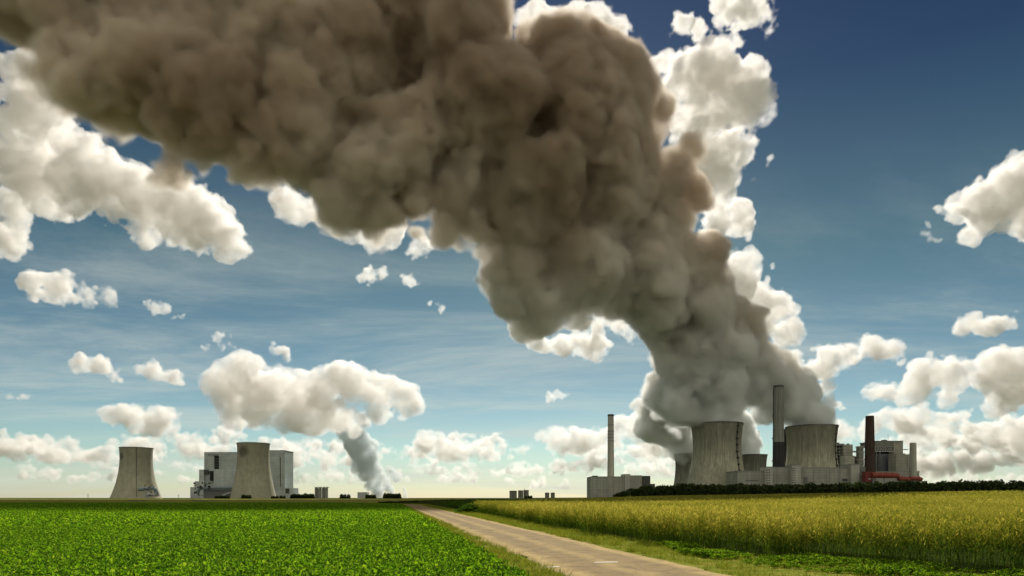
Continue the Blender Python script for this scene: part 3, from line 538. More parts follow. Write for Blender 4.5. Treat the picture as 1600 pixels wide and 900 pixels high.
class MB:
    def __init__(s): s.v = []; s.f = []
    def box(s, x0, x1, y0, y1, z0, z1):
        o = len(s.v); s.v += [(x, y, z) for z in (z0, z1) for (x, y) in ((x0, y0), (x1, y0), (x1, y1), (x0, y1))]; s.f += [tuple(o+k for k in q) for q in ((0,3,2,1),(4,5,6,7),(0,1,5,4),(1,2,6,5),(2,3,7,6),(3,0,4,7))]; return s
    def prism(s, plan, z0, z1):
        o = len(s.v); n = len(plan); s.v += [(x, y, z0) for x, y in plan]+[(x, y, z1) for x, y in plan]; s.f += [tuple(range(o+n, o+2*n)), tuple(range(o+n-1, o-1, -1))]+[(o+k, o+(k+1) % n, o+n+(k+1) % n, o+n+k) for k in range(n)]; return s
    def lathe(s, prof, n=48, cx=0, cy=0, cap=True):
        o = len(s.v)
        for r, z in prof: s.v += [(cx+r*math.cos(2*math.pi*k/n), cy+r*math.sin(2*math.pi*k/n), z) for k in range(n)]
        for i in range(len(prof)-1): s.f += [(o+i*n+k, o+i*n+(k+1) % n, o+(i+1)*n+(k+1) % n, o+(i+1)*n+k) for k in range(n)]
        if cap: s.f += [tuple(o+(len(prof)-1)*n+k for k in range(n))]
        return s
    def tube(s, pts, r, n=14):
        pts = [Vector(p) for p in pts]; o = len(s.v)
        for i, p in enumerate(pts):
            d = (pts[min(i+1, len(pts)-1)]-pts[max(i-1, 0)]).normalized(); u = d.cross(Vector((0, 0, 1))); u = u.normalized() if u.length > .01 else Vector((1, 0, 0)); w_ = u.cross(d)
            s.v += [tuple(p+(u*math.cos(2*math.pi*k/n)+w_*math.sin(2*math.pi*k/n))*r) for k in range(n)]
        for i in range(len(pts)-1): s.f += [(o+i*n+k, o+i*n+(k+1) % n, o+(i+1)*n+(k+1) % n, o+(i+1)*n+k) for k in range(n)]
        s.f += [tuple(range(o+n-1, o-1, -1)), tuple(o+(len(pts)-1)*n+k for k in range(n))]; return s
    def build(s, name, mat, parent=None, smooth=False):
        me = bpy.data.meshes.new(name); me.from_pydata(s.v, [], s.f); me.materials.append(mat); o = bpy.data.objects.new(name, me); C.objects.link(o)
        if parent: o.parent = parent
        if smooth: me.polygons.foreach_set('use_smooth', [True]*len(me.polygons)); me.set_sharp_from_angle(angle=math.radians(40))
        return o
def thing(name, label, cat, loc=(0, 0, 0), group=None):
    o = bpy.data.objects.new(name, None); C.objects.link(o); o.location = loc; o['label'] = label; o['category'] = cat; o.empty_display_size = 5
    if group: o['group'] = group
    return o
def wx(px, Y): return (px-800)/F*Y
def wz_(py, Y): return H+(778-py)/F*Y
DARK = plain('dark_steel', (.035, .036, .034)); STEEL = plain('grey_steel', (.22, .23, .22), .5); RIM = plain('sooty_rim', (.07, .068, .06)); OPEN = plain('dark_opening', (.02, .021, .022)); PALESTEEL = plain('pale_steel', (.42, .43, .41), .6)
def profile_at(prof, z):
    for (r0, z0), (r1, z1) in zip(prof, prof[1:]):
        if z0 <= z <= z1: return r0+(r1-r0)*(z-z0)/(z1-z0)
    return prof[-1][0]
def smooth_profile(pts, n=28):
    zs = [p[1] for p in pts]; rs = [p[0] for p in pts]; A = np.polyfit(zs, rs, min(3, len(pts)-1)); return [(float(np.polyval(A, z)), float(z)) for z in np.linspace(zs[0], zs[-1], n)]
def cooling_tower(label, pxc, Y, prof_px, mat_fn, ladder_px=None, ladder_rough=True, base_z=0.0, rim_t=1.2):
    k = Y/F; t = thing('cooling_tower', label, 'cooling tower', (wx(pxc, Y), Y, base_z), 'cooling towers')
    prof = smooth_profile(sorted([(r*k, H+(778-py)*k-base_z) for r, py in prof_px], key=lambda p: p[1])); prof[0] = (prof[0][0], 0.0) if prof[0][1] > 0 else prof[0]
    zt = prof[-1][1]; rt = prof[-1][0]
    sh = MB().lathe(prof, 96, cap=False); inner = [(r-.9, z) for r, z in reversed(prof[8:])]
    sh.lathe([(rt, zt)]+[(inner[0][0], zt)]+inner, 96, cap=False); sh.build('shell', mat_fn(zt, rt), t, True)
    MB().lathe([(rt+.02, zt-rim_t), (rt+.7, zt-rim_t+.1), (rt+.7, zt+.5), (rt-1.1, zt+.5), (rt-1.1, zt-.3)], 96, cap=False).build('rim', RIM, t)
    if ladder_px is not None:
        # a caged ladder with rest platforms up the side
        L_ = MB(); a = -math.acos(max(-1, min(1, (ladder_px-pxc)*k/rt))); rr = random.Random(int(pxc)); z = 6.0; w_ = 1.3 if ladder_rough else .8
        while z < zt-2:
            h = 4.0; r0 = profile_at(prof, z); r1 = profile_at(prof, min(z+h, zt)); u = (math.cos(a), math.sin(a)); q = (-u[1], u[0])
            def pt(r, s, zz): return (u[0]*r+q[0]*s, u[1]*r+q[1]*s, zz)
            o = len(L_.v); L_.v += [pt(r0+.1, -w_*.6, z), pt(r0+.1, w_*.6, z), pt(r0+1.1, w_*.6, z), pt(r0+1.1, -w_*.6, z), pt(r1+.1, -w_*.6, z+h), pt(r1+.1, w_*.6, z+h), pt(r1+1.1, w_*.6, z+h), pt(r1+1.1, -w_*.6, z+h)]
            L_.f += [(o+a_, o+b_, o+c_, o+d_) for a_, b_, c_, d_ in ((0,3,2,1),(4,5,6,7),(0,1,5,4),(1,2,6,5),(2,3,7,6),(3,0,4,7))]
            if ladder_rough and int(z/h) % 3 == 0:
                o = len(L_.v); e = w_*rr.uniform(1.4, 2.3); L_.v += [pt(r0+dr, s, z+dz) for dz in (0, rr.uniform(2.2, 4.6)) for dr, s in ((.1, -e), (.1, e), (2.0, e), (2.0, -e))]
                L_.f += [(o+a_, o+b_, o+c_, o+d_) for a_, b_, c_, d_ in ((0,3,2,1),(4,5,6,7),(0,1,5,4),(1,2,6,5),(2,3,7,6),(3,0,4,7))]
            z += h
        L_.build('ladder', DARK, t)
    return t
OLD = lambda zt, rt: concrete('streaked_concrete', (.42, .41, .305), .30, top=(zt*.45, zt, .45))
OLDER = lambda zt, rt: concrete('dirty_concrete', (.31, .31, .25), .36, top=(zt*.2, zt, .5))
cooling_tower('big streaked concrete cooling tower left of the two-tone chimney, steaming', 1120, 1300, [(39.6, 663), (37.0, 680), (36.6, 697), (39.3, 727), (42, 742), (47.5, 762), (54, 780)], OLD, 1143)
cooling_tower('streaked concrete cooling tower just right of the two-tone chimney, behind the long grey hall', 1268, 1330, [(38.5, 667), (36.2, 684), (35.8, 700), (38.3, 728), (41, 742), (46.5, 762), (53, 780)], OLD, 1294)
cooling_tower('shorter dark streaked cooling tower half hidden at the left of the biggest right hand tower', 1076, 1700, [(22, 709.5), (20.4, 722), (20.2, 730), (21.2, 745), (23, 758), (27, 779)], OLDER)
cooling_tower('shorter dark cooling tower peeping out between the big tower and the stair towers', 1176, 1700, [(22, 711), (20.4, 723), (20.2, 731), (21.2, 746), (23, 759), (27, 779)], OLDER)
def NEW(dx, dz_px, r_px, Y):
    k = Y/F
    def fn(zt, rt): return concrete('smooth_concrete', (.41, .395, .29), .10, top=(zt*.3, zt, .28), spots=[(dx*k, -math.sqrt(max(1, (rt*.98)**2-(dx*k)**2)), zt-dz_px*k, r_px*k, .45)])
    return fn
cooling_tower('smooth pale cooling tower at far left standing apart from the boiler building', 213, 2160, [(23.7, 700), (22.9, 714), (23.4, 728), (28, 754), (31.5, 766), (36.5, 779)], NEW(-13, 14, 6, 2160), 224.5, False)
cooling_tower('smooth pale cooling tower in front of the stepped boiler building', 396, 2080, [(24.6, 693), (23.6, 708), (24.0, 722), (27.5, 746), (30.2, 762), (34.5, 779)], NEW(-8, 14, 9, 2080))
# ---- chimneys
def chimney(label, px, Y, ytop, ybot, rt, rb, mat, bands=(), split=None, mat2=None, ladder=False, group='chimneys', lip=True):
    k = Y/F; z1 = wz_(ytop, Y); z0 = 0; t = thing('chimney', label, 'chimney', (wx(px, Y), Y, 0), group); rbase = rb+(rb-rt)*(778-ybot)/max(1, ybot-ytop)
    r = lambda z: (rbase+(rt-rbase)*z/z1)*k
    if split: zs = wz_(split, Y); MB().lathe([(r(0), 0), (r(zs), zs)], 40, cap=False).build('lower_shaft', mat2, t, True); MB().lathe([(r(zs), zs), (r(z1), z1), (r(z1)*.82, z1), (r(z1)*.8, z1-8)], 40, cap=True).build('upper_shaft', mat, t, True)
    else: MB().lathe([(r(0), 0), (r(z1), z1), (r(z1)*.82, z1), (r(z1)*.8, z1-8)], 40, cap=True).build('shaft', mat, t, True)
    if lip: MB().lathe([(r(z1)+.02, z1-3), (r(z1)+.5, z1-2.8), (r(z1)+.5, z1+.4), (r(z1)*.83, z1+.4)], 40, cap=False).build('rim', RIM, t)
    for yb in bands:
        z = wz_(yb, Y); MB().lathe([(r(z)+.02, z-.9), (r(z)+.45, z-.8), (r(z)+.45, z+.6), (r(z)+.02, z+.7)], 40, cap=False).build('band', STEEL, t)
    if ladder:
        L_ = MB()
        for j in range(18):
            za, zb = z1*(.08+.05*j), z1*(.08+.05*j)+z1*.047; ra = r(za); L_.box(-ra-.9, -ra+.1, -.5, .5, za, zb)
            if j % 4 == 1: L_.box(-ra-2.0, -ra+.1, -1.3, 1.3, za, za+2.2)
        L_.build('ladder', DARK, t)
    return t
PALE = concrete('pale_chimney_concrete', (.40, .39, .33), .18); TWO_U = concrete('grey_chimney_concrete', (.235, .24, .21), .35); TWO_L = concrete('dark_chimney_casing', (.045, .045, .045), .2); BRICK = concrete('brick_chimney', (.072, .050, .041), .35, scale=2)
chimney('slim pale chimney standing behind the separate grey hall', 954.3, 1250, 648, 745, 4.5, 5.3, PALE, bands=(664, 674, 679, 684, 689))
chimney('tall two-tone chimney, grey above and black below, beside the right cooling tower', 1216.5, 1240, 603, 729, 7.4, 8.6, TWO_U, split=691, mat2=TWO_L, ladder=True, bands=(606,))
chimney('reddish brown brick chimney between the two old boiler houses', 1359, 1300, 650, 737, 6.0, 8.0, BRICK, lip=False)
chimney('short pale stack at the right end of the boiler houses', 1426.5, 1340, 692, 740, 4.7, 5.3, PALE, lip=False)
chimney('thin dark stack far behind, beside the two-tone chimney', 1184, 1950, 673.5, 740, 2.7, 2.9, TWO_L, lip=False)
# ---- right hand halls
GREY = concrete('grey_cladding', (.36, .36, .30), .12, panel=(9, 5)); LIGHT = concrete('light_cladding', (.45, .45, .38), .08, panel=(6, 4)); DGREY = concrete('dark_cladding', (.085, .088, .078), .12); BEIGE = concrete('beige_cladding', (.36, .35, .29), .15, panel=(7, 6)); MID = concrete('mid_grey_wall', (.20, .205, .18), .2)
def px_box(mb, x0, x1, ytop, Y, depth, z0=0.0, ybot=None): return mb.box(wx(x0, Y), wx(x1, Y), Y, Y+depth, z0 if ybot is None else wz_(ybot, Y), wz_(ytop, Y))
def hall(label, x0, x1, ytop, Y, depth, mat, group=None, cat='building', name='industrial_hall', roof=True):
    t = thing(name, label, cat, (0, 0, 0), group); px_box(MB(), x0, x1, ytop, Y, depth).build('wall', mat, t)
    if roof: k = Y/F; MB().box(wx(x0, Y)-.35, wx(x1, Y)+.35, Y-.35, Y+depth+.35, wz_(ytop, Y)+.02, wz_(ytop, Y)+1.1).build('roof_edge', STEEL, t)
    return t
def dots(t, x0, x1, y0, y1, Y, nx, ny, wpx, hpx, mat, name='window', proud=.15):
    for i in range(nx):
        for j in range(ny):
            cx = x0+(x1-x0)*(i+.5)/nx; cy_ = y0+(y1-y0)*(j+.5)/ny; px_box(MB(), cx-wpx/2, cx+wpx/2, cy_-hpx/2, Y-proud, proud*.8, ybot=cy_+hpx/2).build(name, mat, t)
h = hall('low grey hall right of the big streaked cooling tower', 1152, 1196, 736.5, 1180, 60, GREY); dots(h, 1158, 1192, 748, 754, 1180, 1, 1, 20, 1.0, DGREY, 'vent_strip')
h = hall('narrow stair tower with dotted windows left of the black chimney foot', 1196.2, 1208, 730, 1172, 26, LIGHT, 'stair towers', 'stair tower', 'stair_tower'); dots(h, 1196.8, 1203.5, 732, 757, 1172, 2, 6, 1.5, 2.2, OPEN)
h = hall('grey hall at the foot of the two-tone chimney between the two stair towers', 1208.2, 1237, 730.5, 1180, 60, GREY); dots(h, 1233.4, 1236.4, 733, 752, 1180, 1, 3, 2.2, 4.5, DGREY, 'louvre')
h = hall('wider stair tower with one column of dotted windows right of the two-tone chimney', 1237.2, 1251.3, 727, 1170, 28, LIGHT, 'stair towers', 'stair tower', 'stair_tower'); dots(h, 1237.8, 1241.8, 730, 756, 1170, 2, 7, 1.1, 1.9, OPEN)
h = hall('longest grey hall below the right cooling tower', 1251.5, 1330, 731.5, 1180, 60, GREY)
for xx in (1271, 1291, 1311): px_box(MB(), xx-.25, xx+.25, 732.5, 1179.8, .2, ybot=758).build('downpipe', MID, h)
px_box(MB(), 1255, 1262, 745, 1179.8, .2, ybot=757).build('gate', MID, h); px_box(MB(), 1316, 1324, 748, 1179.8, .2, ybot=752).build('vent_strip', DGREY, h)
h = hall('pale tall block closing the right end of the longest grey hall', 1330.2, 1343, 726, 1172, 40, LIGHT)
h = hall('grey block squeezed between the pale tall block and the brick chimney', 1343.2, 1352, 730, 1176, 40, MID); dots(h, 1344.5, 1350.5, 733, 748, 1176, 2, 2, 1.6, 4, DGREY, 'louvre')
h = hall('dark slab tower between the two-tone chimney and the right cooling tower', 1224.5, 1232.5, 671, 1420, 30, TWO_L)
# boiler house beside the right tower: open dark steel bay with machinery on the left, panels on the right
Y = 1420; t = thing('boiler_house', 'boiler house with an open dark machinery bay, next to the right cooling tower', 'boiler house', group='old boiler houses')
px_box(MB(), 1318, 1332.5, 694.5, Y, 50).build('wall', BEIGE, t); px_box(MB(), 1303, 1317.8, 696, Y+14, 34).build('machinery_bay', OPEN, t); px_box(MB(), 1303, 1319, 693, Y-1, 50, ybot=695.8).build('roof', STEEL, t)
px_box(MB(), 1320, 1336, 712, Y-22, 20).build('lower_block', LIGHT, t); px_box(MB(), 1336.3, 1341, 713, Y-16, 18).build('lower_block', MID, t)
fr = MB(); rr = random.Random(4)
for x in (1303.5, 1307.5, 1312, 1317): px_box(fr, x-.35, x+.35, 696, Y, .8)
for y in (700, 705, 710, 715, 720, 726): px_box(fr, 1303, 1317.6, y, Y+.9, .8, ybot=y+.8)
fr.build('steel_frame', STEEL, t)
for i in range(16): x = rr.uniform(1303.5, 1314); y = rr.uniform(697, 726); px_box(MB(), x, x+rr.uniform(1.5, 4), y, Y+rr.uniform(3, 9), 3, ybot=y+rr.uniform(1, 4)).build('machinery', MID, t)
px_box(MB(), 1309, 1311.5, 691.5, Y+8, 6, ybot=693).build('roof_vent', DARK, t); px_box(MB(), 1325, 1327, 693, Y+8, 6, ybot=694.5).build('roof_vent', DARK, t)
MB().tube([(wx(1332.4, Y), Y+12, wz_(705, Y)), (wx(1353, Y), Y+12, wz_(705.2, Y))], 1.6).build('pipe_bridge', STEEL, t)
t = thing('transfer_tower', 'banded steel tower of stacked drums left of the brick chimney', 'tower'); Y = 1390
for i, (y0, y1, x0, x1) in enumerate(((697, 699, 1341.3, 1350.3), (699.2, 705, 1342.2, 1349.5), (705.2, 707, 1341.2, 1350.6), (707.2, 717, 1342.2, 1349.8), (717.2, 719, 1341.2, 1350.8), (719.2, 728, 1342, 1350), (728.2, 778, 1341.2, 1350.8))):
    px_box(MB(), x0, x1, y0, Y, 12, ybot=y1-.05).build('deck' if i % 2 == 0 else 'drum', BEIGE if i % 2 == 0 else MID, t)
# larger boiler house right of the brick chimney
Y = 1420; t = thing('boiler_house', 'larger boiler house with a deep dark front right of the brick chimney', 'boiler house', group='old boiler houses')
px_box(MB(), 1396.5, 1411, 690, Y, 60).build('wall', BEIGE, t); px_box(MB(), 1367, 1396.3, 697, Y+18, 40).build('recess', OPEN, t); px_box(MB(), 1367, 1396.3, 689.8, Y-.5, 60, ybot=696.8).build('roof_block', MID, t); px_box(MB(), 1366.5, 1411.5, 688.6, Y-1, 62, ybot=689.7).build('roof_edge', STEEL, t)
fr = MB()
for k in range(7):
    x0 = 1367.5+k*4; MBt = fr; px_box(fr, x0, x0+.5, 697, Y+1, .9, ybot=706)
    fr.tube([(wx(x0, Y), Y+1, wz_(698, Y)), (wx(x0+4, Y), Y+1, wz_(704.5, Y))], .45, 6); fr.tube([(wx(x0+4, Y), Y+1, wz_(698, Y)), (wx(x0, Y), Y+1, wz_(704.5, Y))], .45, 6)
px_box(fr, 1367, 1396, 697.3, Y+.5, 1.2, ybot=698.4); px_box(fr, 1367, 1396, 704.6, Y+.5, 1.2, ybot=705.8); fr.build('lattice_girder', PALESTEEL, t)
MB().lathe([(13*Y/F, 0), (13*Y/F, wz_(712, Y)), (11*Y/F, wz_(709, Y))], 32, wx(1382, Y), Y+17).build('precipitator_drum', concrete('drum_steel', (.12, .13, .14), .45), t, True)
for x in (1369.5, 1375, 1390, 1394): px_box(MB(), x-.5, x+.5, 706, Y+1, 1.2, z0=0).build('column', MID, t)
px_box(MB(), 1380, 1386, 687.2, Y+10, 8, ybot=688.5).build('roof_vent', DARK, t); MB().tube([(wx(1394, Y), Y+15, wz_(688.6, Y)), (wx(1393.7, Y), Y+15, wz_(677, Y))], .3, 6).build('aerial', STEEL, t)
MB().tube([(wx(1411, Y), Y+12, wz_(701.7, Y)), (wx(1424, Y), Y+12, wz_(701.7, Y))], 1.0).build('pipe_bridge', PALESTEEL, t)
Y = 1385; t = thing('filter_house', 'pale slotted filter house between the larger boiler house and the short stack', 'building')
px_box(MB(), 1400.5, 1414.5, 708.5, Y, 30).build('wall', BEIGE, t); px_box(MB(), 1414.7, 1422, 709.5, Y+1, 28).build('slotted_wall', LIGHT, t)
for x in (1416, 1418.2, 1420.4): px_box(MB(), x-.35, x+.35, 711, Y+.8, .18, ybot=735).build('slot', DGREY, t)
hall('long low base building below the filter house', 1368, 1436.5, 737, 1340, 30, BEIGE)
# red conveyor pipes
RED = plain('red_paint', (.26, .058, .038), .5); Y = 1150
for (lab, x0, x1, y, r, blk) in (('biggest red ribbed pipe right of the brick chimney foot', 1362, 1403, 742.5, 4.5, True), ('shorter red pipe right of the biggest one', 1403.5, 1421, 748, 3.6, False), ('rightmost red pipe tapering past the base building', 1421.5, 1440, 747.5, 3.2, False)):
    t = thing('conveyor_pipe', lab, 'pipe', group='red conveyor pipes'); k = Y/F
    MB().tube([(wx(x0, Y), Y, wz_(y, Y)), (wx((x0+x1)/2, Y), Y, wz_(y+.3, Y)), (wx(x1-2, Y), Y, wz_(y+1, Y)), (wx(x1, Y), Y, wz_(y+2.2, Y))], r*k, 20).build('casing', RED, t, True)
    for j in range(int((x1-x0)/9)): x = x0+5+9*j; MB().tube([(wx(x, Y), Y, wz_(y, Y)), (wx(x+.7, Y), Y, wz_(y, Y))], r*k+.35, 20).build('rib', plain('faded_red', (.42, .12, .08)), t)
    for j in range(3): x = x0+2+(x1-x0-4)*j/2; px_box(MB(), x-.4, x+.4, y+r*.6, Y-1, 2).build('trestle', STEEL, t)
    if blk:
        px_box(MB(), 1352.5, 1363.5, 737, Y+1, 12, ybot=753).build('drive_house', plain('dull_red', (.20, .05, .04)), t); px_box(MB(), 1357, 1361, 747.5, Y+.8, .18, ybot=749.2).build('panel', LIGHT, t)
        g = MB()
        for yy in (747.2, 750, 753): px_box(g, 1365, 1401, yy, Y-4, .5, ybot=yy+.5)
        for j in range(9): px_box(g, 1365+j*4.4, 1365.5+j*4.4, 747.2, Y-4.1, .5, ybot=756)
        g.build('walkway_rail', PALESTEEL, t)
# separate hall at the left of the right hand station
Y = 1150; t = thing('turbine_hall', 'separate grey hall with the slim pale chimney rising behind it', 'building')
px_box(MB(), 923, 974, 745, Y, 60).build('wall', GREY, t); px_box(MB(), 985, 1003, 743.3, Y, 60).build('wall', GREY, t); px_box(MB(), 1003.2, 1016.2, 743.5, Y+2, 50).build('dark_end', DGREY, t); px_box(MB(), 1016.4, 1023.5, 756, Y+6, 30).build('annex', DGREY, t)
st = px_box(MB(), 974.2, 984.8, 740.7, Y-3, 30).build('stair_shaft', LIGHT, t); px_box(MB(), 922.8, 974, 744.4, Y-.4, 61, ybot=744.9).build('roof_edge', STEEL, t); px_box(MB(), 985, 1003.2, 742.7, Y-.4, 61, ybot=743.2).build('roof_edge', STEEL, t)
for j in range(7): px_box(MB(), 975, 976.5, 743+j*4, Y-3.2, .18, ybot=745+j*4).build('window', OPEN, t)
px_box(MB(), 926, 934, 743.2, Y+10, 10, ybot=744.3).build('roof_vent', DARK, t)
for xx in (948,): px_box(MB(), xx-.2, xx+.2, 746, Y-.2, .18, ybot=775).build('downpipe', MID, t)
# ---- left hand station: stepped boiler building
Y = 2300; CLAD = concrete('blue_grey_cladding', (.42, .465, .445), .06, panel=(14, 10)); CLAD2 = concrete('pale_blue_cladding', (.50, .545, .53), .05, panel=(14, 10))
t = thing('boiler_building', 'huge stepped blue grey boiler building behind the left hand cooling tower', 'power station')
px_box(MB(), 319, 410, 707, Y, 90).build('main_block', CLAD, t); px_box(MB(), 410.2, 445, 704.2, Y-4, 90).build('right_block', CLAD, t); px_box(MB(), 334, 372, 733, Y-12, 11.5).build('front_panel', CLAD2, t)
for x0, x1, y in ((311, 318.8, 733.6), (304, 310.8, 752), (297.2, 303.8, 761)): px_box(MB(), x0, x1, y, Y-6, 70).build('step', CLAD2, t)
px_box(MB(), 318.9, 410, 706.4, Y-.8, 91, ybot=706.9).build('roof_edge', STEEL, t); px_box(MB(), 410, 445.2, 703.4, Y-5, 92, ybot=704.1).build('roof_edge', STEEL, t)
for k in range(6): x = 325+k*3; px_box(MB(), x, x+.5, 709.5, Y-1.5, 1.2, ybot=712).build('roof_hoist', DARK, t)
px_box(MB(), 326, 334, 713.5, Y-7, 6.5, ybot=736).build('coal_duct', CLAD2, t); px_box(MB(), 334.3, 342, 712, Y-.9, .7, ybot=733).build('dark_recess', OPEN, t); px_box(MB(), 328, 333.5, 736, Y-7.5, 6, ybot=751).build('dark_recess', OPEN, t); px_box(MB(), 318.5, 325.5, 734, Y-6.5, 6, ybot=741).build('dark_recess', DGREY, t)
for y in (717, 721, 725, 729): px_box(MB(), 325.8, 342, y, Y-7.6, .5, ybot=y+.5).build('platform', STEEL, t)
px_box(MB(), 437.4, 438.6, 714, Y-4.3, .25, ybot=761).build('slit', DGREY, t); px_box(MB(), 427, 445, 767, Y-8, 3.8).build('plinth', CLAD2, t)
px_box(MB(), 445.3, 459, 762.5, Y-20, 50).build('annex', CLAD2, t); px_box(MB(), 446, 452, 763.5, Y-20.4, .3, ybot=771).build('gate', DGREY, t)
ST2 = plain('bluish_steel', (.25, .30, .32), .45); q = random.Random(12)
t = thing('flue_duct', 'long bluish flue duct with pipework along the foot of the stepped boiler building', 'duct', group='flue ducts'); Y = 2200; k = Y/F
MB().tube([(wx(308, Y), Y, wz_(772, Y)), (wx(310.5, Y), Y, wz_(765, Y)), (wx(315, Y), Y, wz_(762.5, Y)), (wx(330, Y), Y, wz_(762.3, Y)), (wx(366, Y), Y, wz_(762.3, Y))], 2.6*k, 14).build('main_duct', ST2, t, True)
MB().tube([(wx(350, Y), Y-8, wz_(774.5, Y)), (wx(362, Y), Y-8, wz_(770, Y))], 1.8*k, 12).build('sloping_pipe', PALESTEEL, t, True)
px_box(MB(), 318, 366, 765.3, Y+6, 8).build('casing', STEEL, t)
for i in range(26): x = q.uniform(302, 328); y = q.uniform(753, 774); pw = MB(); px_box(pw, x, x+q.uniform(.5, 4), y, Y-q.uniform(4, 12), 2, ybot=y+q.uniform(.5, 3)).build('pipework', DARK, t)
t = thing('flue_duct', 'short bluish duct and white drum at the foot of the far left cooling tower', 'duct', group='flue ducts'); Y = 2070; k = Y/F
MB().tube([(wx(217, Y), Y, wz_(764.5, Y)), (wx(226, Y), Y, wz_(764.2, Y)), (wx(238, Y), Y, wz_(762.5, Y)), (wx(243, Y), Y, wz_(765, Y)), (wx(244.5, Y), Y, wz_(771, Y))], 3.0*k, 14).build('main_duct', ST2, t, True)
MB().tube([(wx(233, Y), Y-7, wz_(773, Y)), (wx(250, Y), Y-7, wz_(773.3, Y))], 2.4*k, 14).build('drum', PALESTEEL, t, True)
px_box(MB(), 226, 231.5, 766, Y-4, 6).build('support', PALESTEEL, t)
for i in range(16): x = q.uniform(222, 246); y = q.uniform(757, 773); pw = MB(); px_box(pw, x, x+q.uniform(.6, 4), y, Y-q.uniform(8, 14), 2, ybot=y+q.uniform(.4, 1.8)).build('pipework', DARK, t)
# ---- small far buildings, silos, masts
Y = 1900; t = thing('silo_block', 'cluster of silos under a railed roof right of the boiler building', 'silo', group='silos')
for i, x in enumerate((494.5, 500, 505.5, 510)): MB().lathe([(2.5*Y/F, 0), (2.5*Y/F, wz_(763.5, Y)), (1.2*Y/F, wz_(762, Y))], 20, wx(x, Y), Y).build('silo', LIGHT if i % 2 else BEIGE, t, True)
fr = MB(); px_box(fr, 492, 512.5, 761, Y-8, 16, ybot=761.8)
for x in (492, 497, 502, 507, 512): px_box(fr, x-.25, x+.25, 760, Y-8, 1, ybot=778)
fr.build('roof_frame', STEEL, t)
hall('small white block in the fields left of the distant steam', 558.5, 573.5, 769, 1700, 25, concrete('white_cladding', (.52, .53, .50), .03), roof=False)
def tank(lab, x0, x1, yt, Y):
    k = Y/F; t = thing('storage_silo', lab, 'silo', (wx((x0+x1)/2, Y), Y, 0), 'silos'); r = (x1-x0)/2*k; z = wz_(yt, Y)
    MB().lathe([(r, 0), (r, z), (r*.7, z+.6), (.1, z+1)], 28).build('shell', concrete('silo_cladding', (.27, .27, .22), .2), t, True); MB().lathe([(r+.02, z-1.2), (r+.3, z-1.1), (r+.3, z+.1), (r*.98, z+.2)], 28, cap=False).build('rim', RIM, t); px_box(MB(), 0, 0, 0, 1, 1) ; MB().box(-r*.15, r*.1, -r-.7, -r*.96, 0, z).build('ladder', MID, t); return t
tank('left single silo of the group on the field skyline', 796, 807.5, 767, 1500); tank('middle silo of the group on the field skyline, touching its neighbour', 809.5, 817.6, 766.5, 1500); tank('right silo of the group on the field skyline, by a thin mast', 818, 826.2, 766, 1505)
tank('left one of two small dark silos left of the grey hall', 851.5, 858.3, 770, 1500); tank('right one of two small dark silos left of the grey hall', 860.5, 867, 770, 1500)
def mast(lab, px, yt, Y, w_):
    t = thing('power_pylon', lab, 'pylon', (wx(px, Y), Y, 0)); z = wz_(yt, Y); m_ = MB()
    for s in (-1, 1): m_.tube([(s*w_, 0, 0), (s*w_*.25, 0, z*.7), (0, 0, z)], .35, 5)
    for f in (.62, .8): m_.tube([(-w_*1.6, 0, z*f), (w_*1.6, 0, z*f)], .3, 5)
    for j in range(6): a = w_*(1-j*.12); m_.tube([(-a, 0, z*j*.11), (a*.9, 0, z*(j+1)*.11)], .22, 4)
    m_.build('lattice', STEEL, t)
mast('tiny lattice pylon on the skyline left of the far left cooling tower', 137.5, 771, 3000, 4); mast('tiny lattice pylon on the skyline between left tower and boiler building', 279, 772, 3000, 3)
mast('thin mast beside the group of silos', 819.3, 762.5, 1500, .5)
# ---- shrubs and the tree belt
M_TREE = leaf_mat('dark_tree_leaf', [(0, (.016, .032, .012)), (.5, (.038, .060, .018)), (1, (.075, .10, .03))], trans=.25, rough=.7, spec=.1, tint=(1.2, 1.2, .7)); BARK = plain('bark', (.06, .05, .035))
def clumps(c, r, n, size, rng):
    """leaf clumps scattered near the skins of ellipsoids: c (k,3), r (k,3)"""
    k = len(c); i = rng.integers(0, k, n); d = rng.standard_normal((n, 3)); d /= np.linalg.norm(d, axis=1)[:, None]; p = c[i]+d*r[i]*(rng.uniform(.35, 1.08, n)**.6)[:, None]
    u = rng.standard_normal((n, 3)); u /= np.linalg.norm(u, axis=1)[:, None]; v = np.cross(u, rng.standard_normal((n, 3))); v /= np.linalg.norm(v, axis=1)[:, None]; s = size*rng.uniform(.5, 1.3, (n, 1))
    V = np.stack([p-u*s, p-v*s*.6, p+u*s, p+v*s*.6], 1).reshape(-1, 3); return V, np.arange(n*4).reshape(-1, 4), np.repeat(np.clip(rng.normal(.45, .22, n)+.15*d[:, 2], 0, 1), 4)
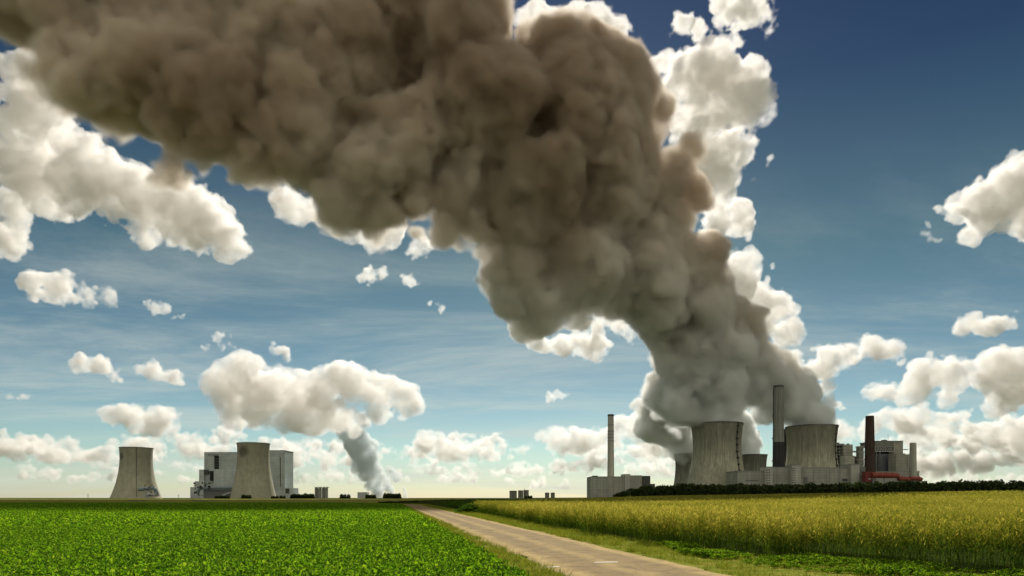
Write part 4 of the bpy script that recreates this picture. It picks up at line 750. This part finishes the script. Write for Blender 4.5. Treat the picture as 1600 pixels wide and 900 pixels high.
def shrub(lab, x0, x1, yt, Y, seed, group='shrubs along the skyline'):
    rng = np.random.default_rng(seed); k = Y/F; w_ = (x1-x0)*k; h = wz_(yt, Y); t = thing('shrub', lab, 'shrub', (wx((x0+x1)/2, Y), Y, 0), group); n = max(3, int(w_/h*2.2))
    c = np.stack([np.linspace(-.5, .5, n)*w_*.78+rng.normal(0, .05*w_/n, n), rng.normal(0, h*.2, n), h*rng.uniform(.38, .55, n)], -1); r = np.stack([np.full(n, max(.62*w_/n, h*.3)), np.full(n, h*.45), h*rng.uniform(.36, .48, n)], -1)
    lowc = c*np.array([1.05, 1, .3]); c_all = np.concatenate([c, lowc]); r_all = np.concatenate([r, r*np.array([1.05, 1, .8])])
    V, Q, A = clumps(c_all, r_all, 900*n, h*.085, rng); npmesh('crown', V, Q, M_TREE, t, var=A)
    b_ = MB()
    for j in range(n): b_.tube([(c[j][0], c[j][1], 0), (c[j][0]*.98, c[j][1], h*.5)], h*.035, 7)
    b_.build('trunk', BARK, t)
for i, (lab, a, b_, y, Y) in enumerate((('wide low shrub before the foot of the boiler building, left of the pale tower', 335, 360, 773.5, 1500), ('dark round shrub right in front of the pale tower foot', 377, 393, 772.5, 1500), ('small dark shrub at the right foot of the pale tower', 424, 436, 774.5, 1500), ('tiny shrub between the pale tower and the annex', 438, 445, 774, 1500), ('long dark thicket between the annex and the silo cluster', 451, 493, 770.5, 1500),
  ('single round bush alone on the skyline', 532, 546, 771.5, 1400), ('low bush touching the white block', 572, 587, 772, 1400), ('large dark bush before the distant steam, right end', 599, 627, 769.5, 1300), ('small bush against the right silo of the skyline group', 821, 831, 773.5, 1300))): shrub(lab, a, b_, y, Y, 40+i)
rng = np.random.default_rng(77); Y = 560; k = Y/F; nb = 150; pxs = np.linspace(974, 1700, nb)+rng.normal(0, 2, nb); ytop = np.interp(pxs, [970, 985, 1005, 1060, 1250, 1330, 1420, 1700], [771, 765, 760.5, 757.5, 757.5, 755.5, 752.5, 752])+rng.normal(0, 1.1, nb)
hh = (778-ytop)*k+H; c = np.stack([(pxs-800)*k, Y+rng.uniform(-9, 9, nb), hh*.58], -1); r = np.stack([rng.uniform(4, 9, nb), rng.uniform(3, 5, nb), hh*rng.uniform(.36, .46, nb)], -1)
c2 = c.copy(); c2[:, 2] = hh*.25; r2 = r.copy(); r2[:, 2] = hh*.3
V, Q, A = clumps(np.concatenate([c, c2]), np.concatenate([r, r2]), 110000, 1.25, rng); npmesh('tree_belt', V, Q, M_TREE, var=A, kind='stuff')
# ---- steam far away beyond the fields
M_FAR = vol_mat('far_steam', (.90, .93, .93), (.89, .93, .935), 0, 500, .2)
def far(bl, Y, lab, seed, d): billow('steam_plume', [P(x, y, r, Y) for x, y, r in bl], 1.4*Y/F, M_FAR, seed, d/Y*F/20, 4*Y/F, 5*Y/F, core=None, n1=14, n2=8, label=lab, cat='smoke plume', wrp=4, noise=(16, 8, 4, 2.2))
far([(597,774,8),(592,764,12),(587,752,16),(578,738,20),(570,722,23),(566,706,24),(558,692,24),(550,678,21),(540,664,18),(530,655,14),(560,662,16),(590,735,14),(583,700,14)], 6500, 'distant grey steam column leaning left over the plain', 201, 3.0)
far([(612,776,5),(608,766,8),(604,754,9),(600,744,9),(610,738,10),(618,745,8),(596,760,7),(590,770,6)], 6900, 'distant white steam puff beside the leaning grey column', 202, 2.6)
far([(634,777,3),(632,770,4),(628,760,5.5),(622,750,7),(614,742,7)], 7200, 'thin distant white steam plume at the right of the pair', 203, 2.6)
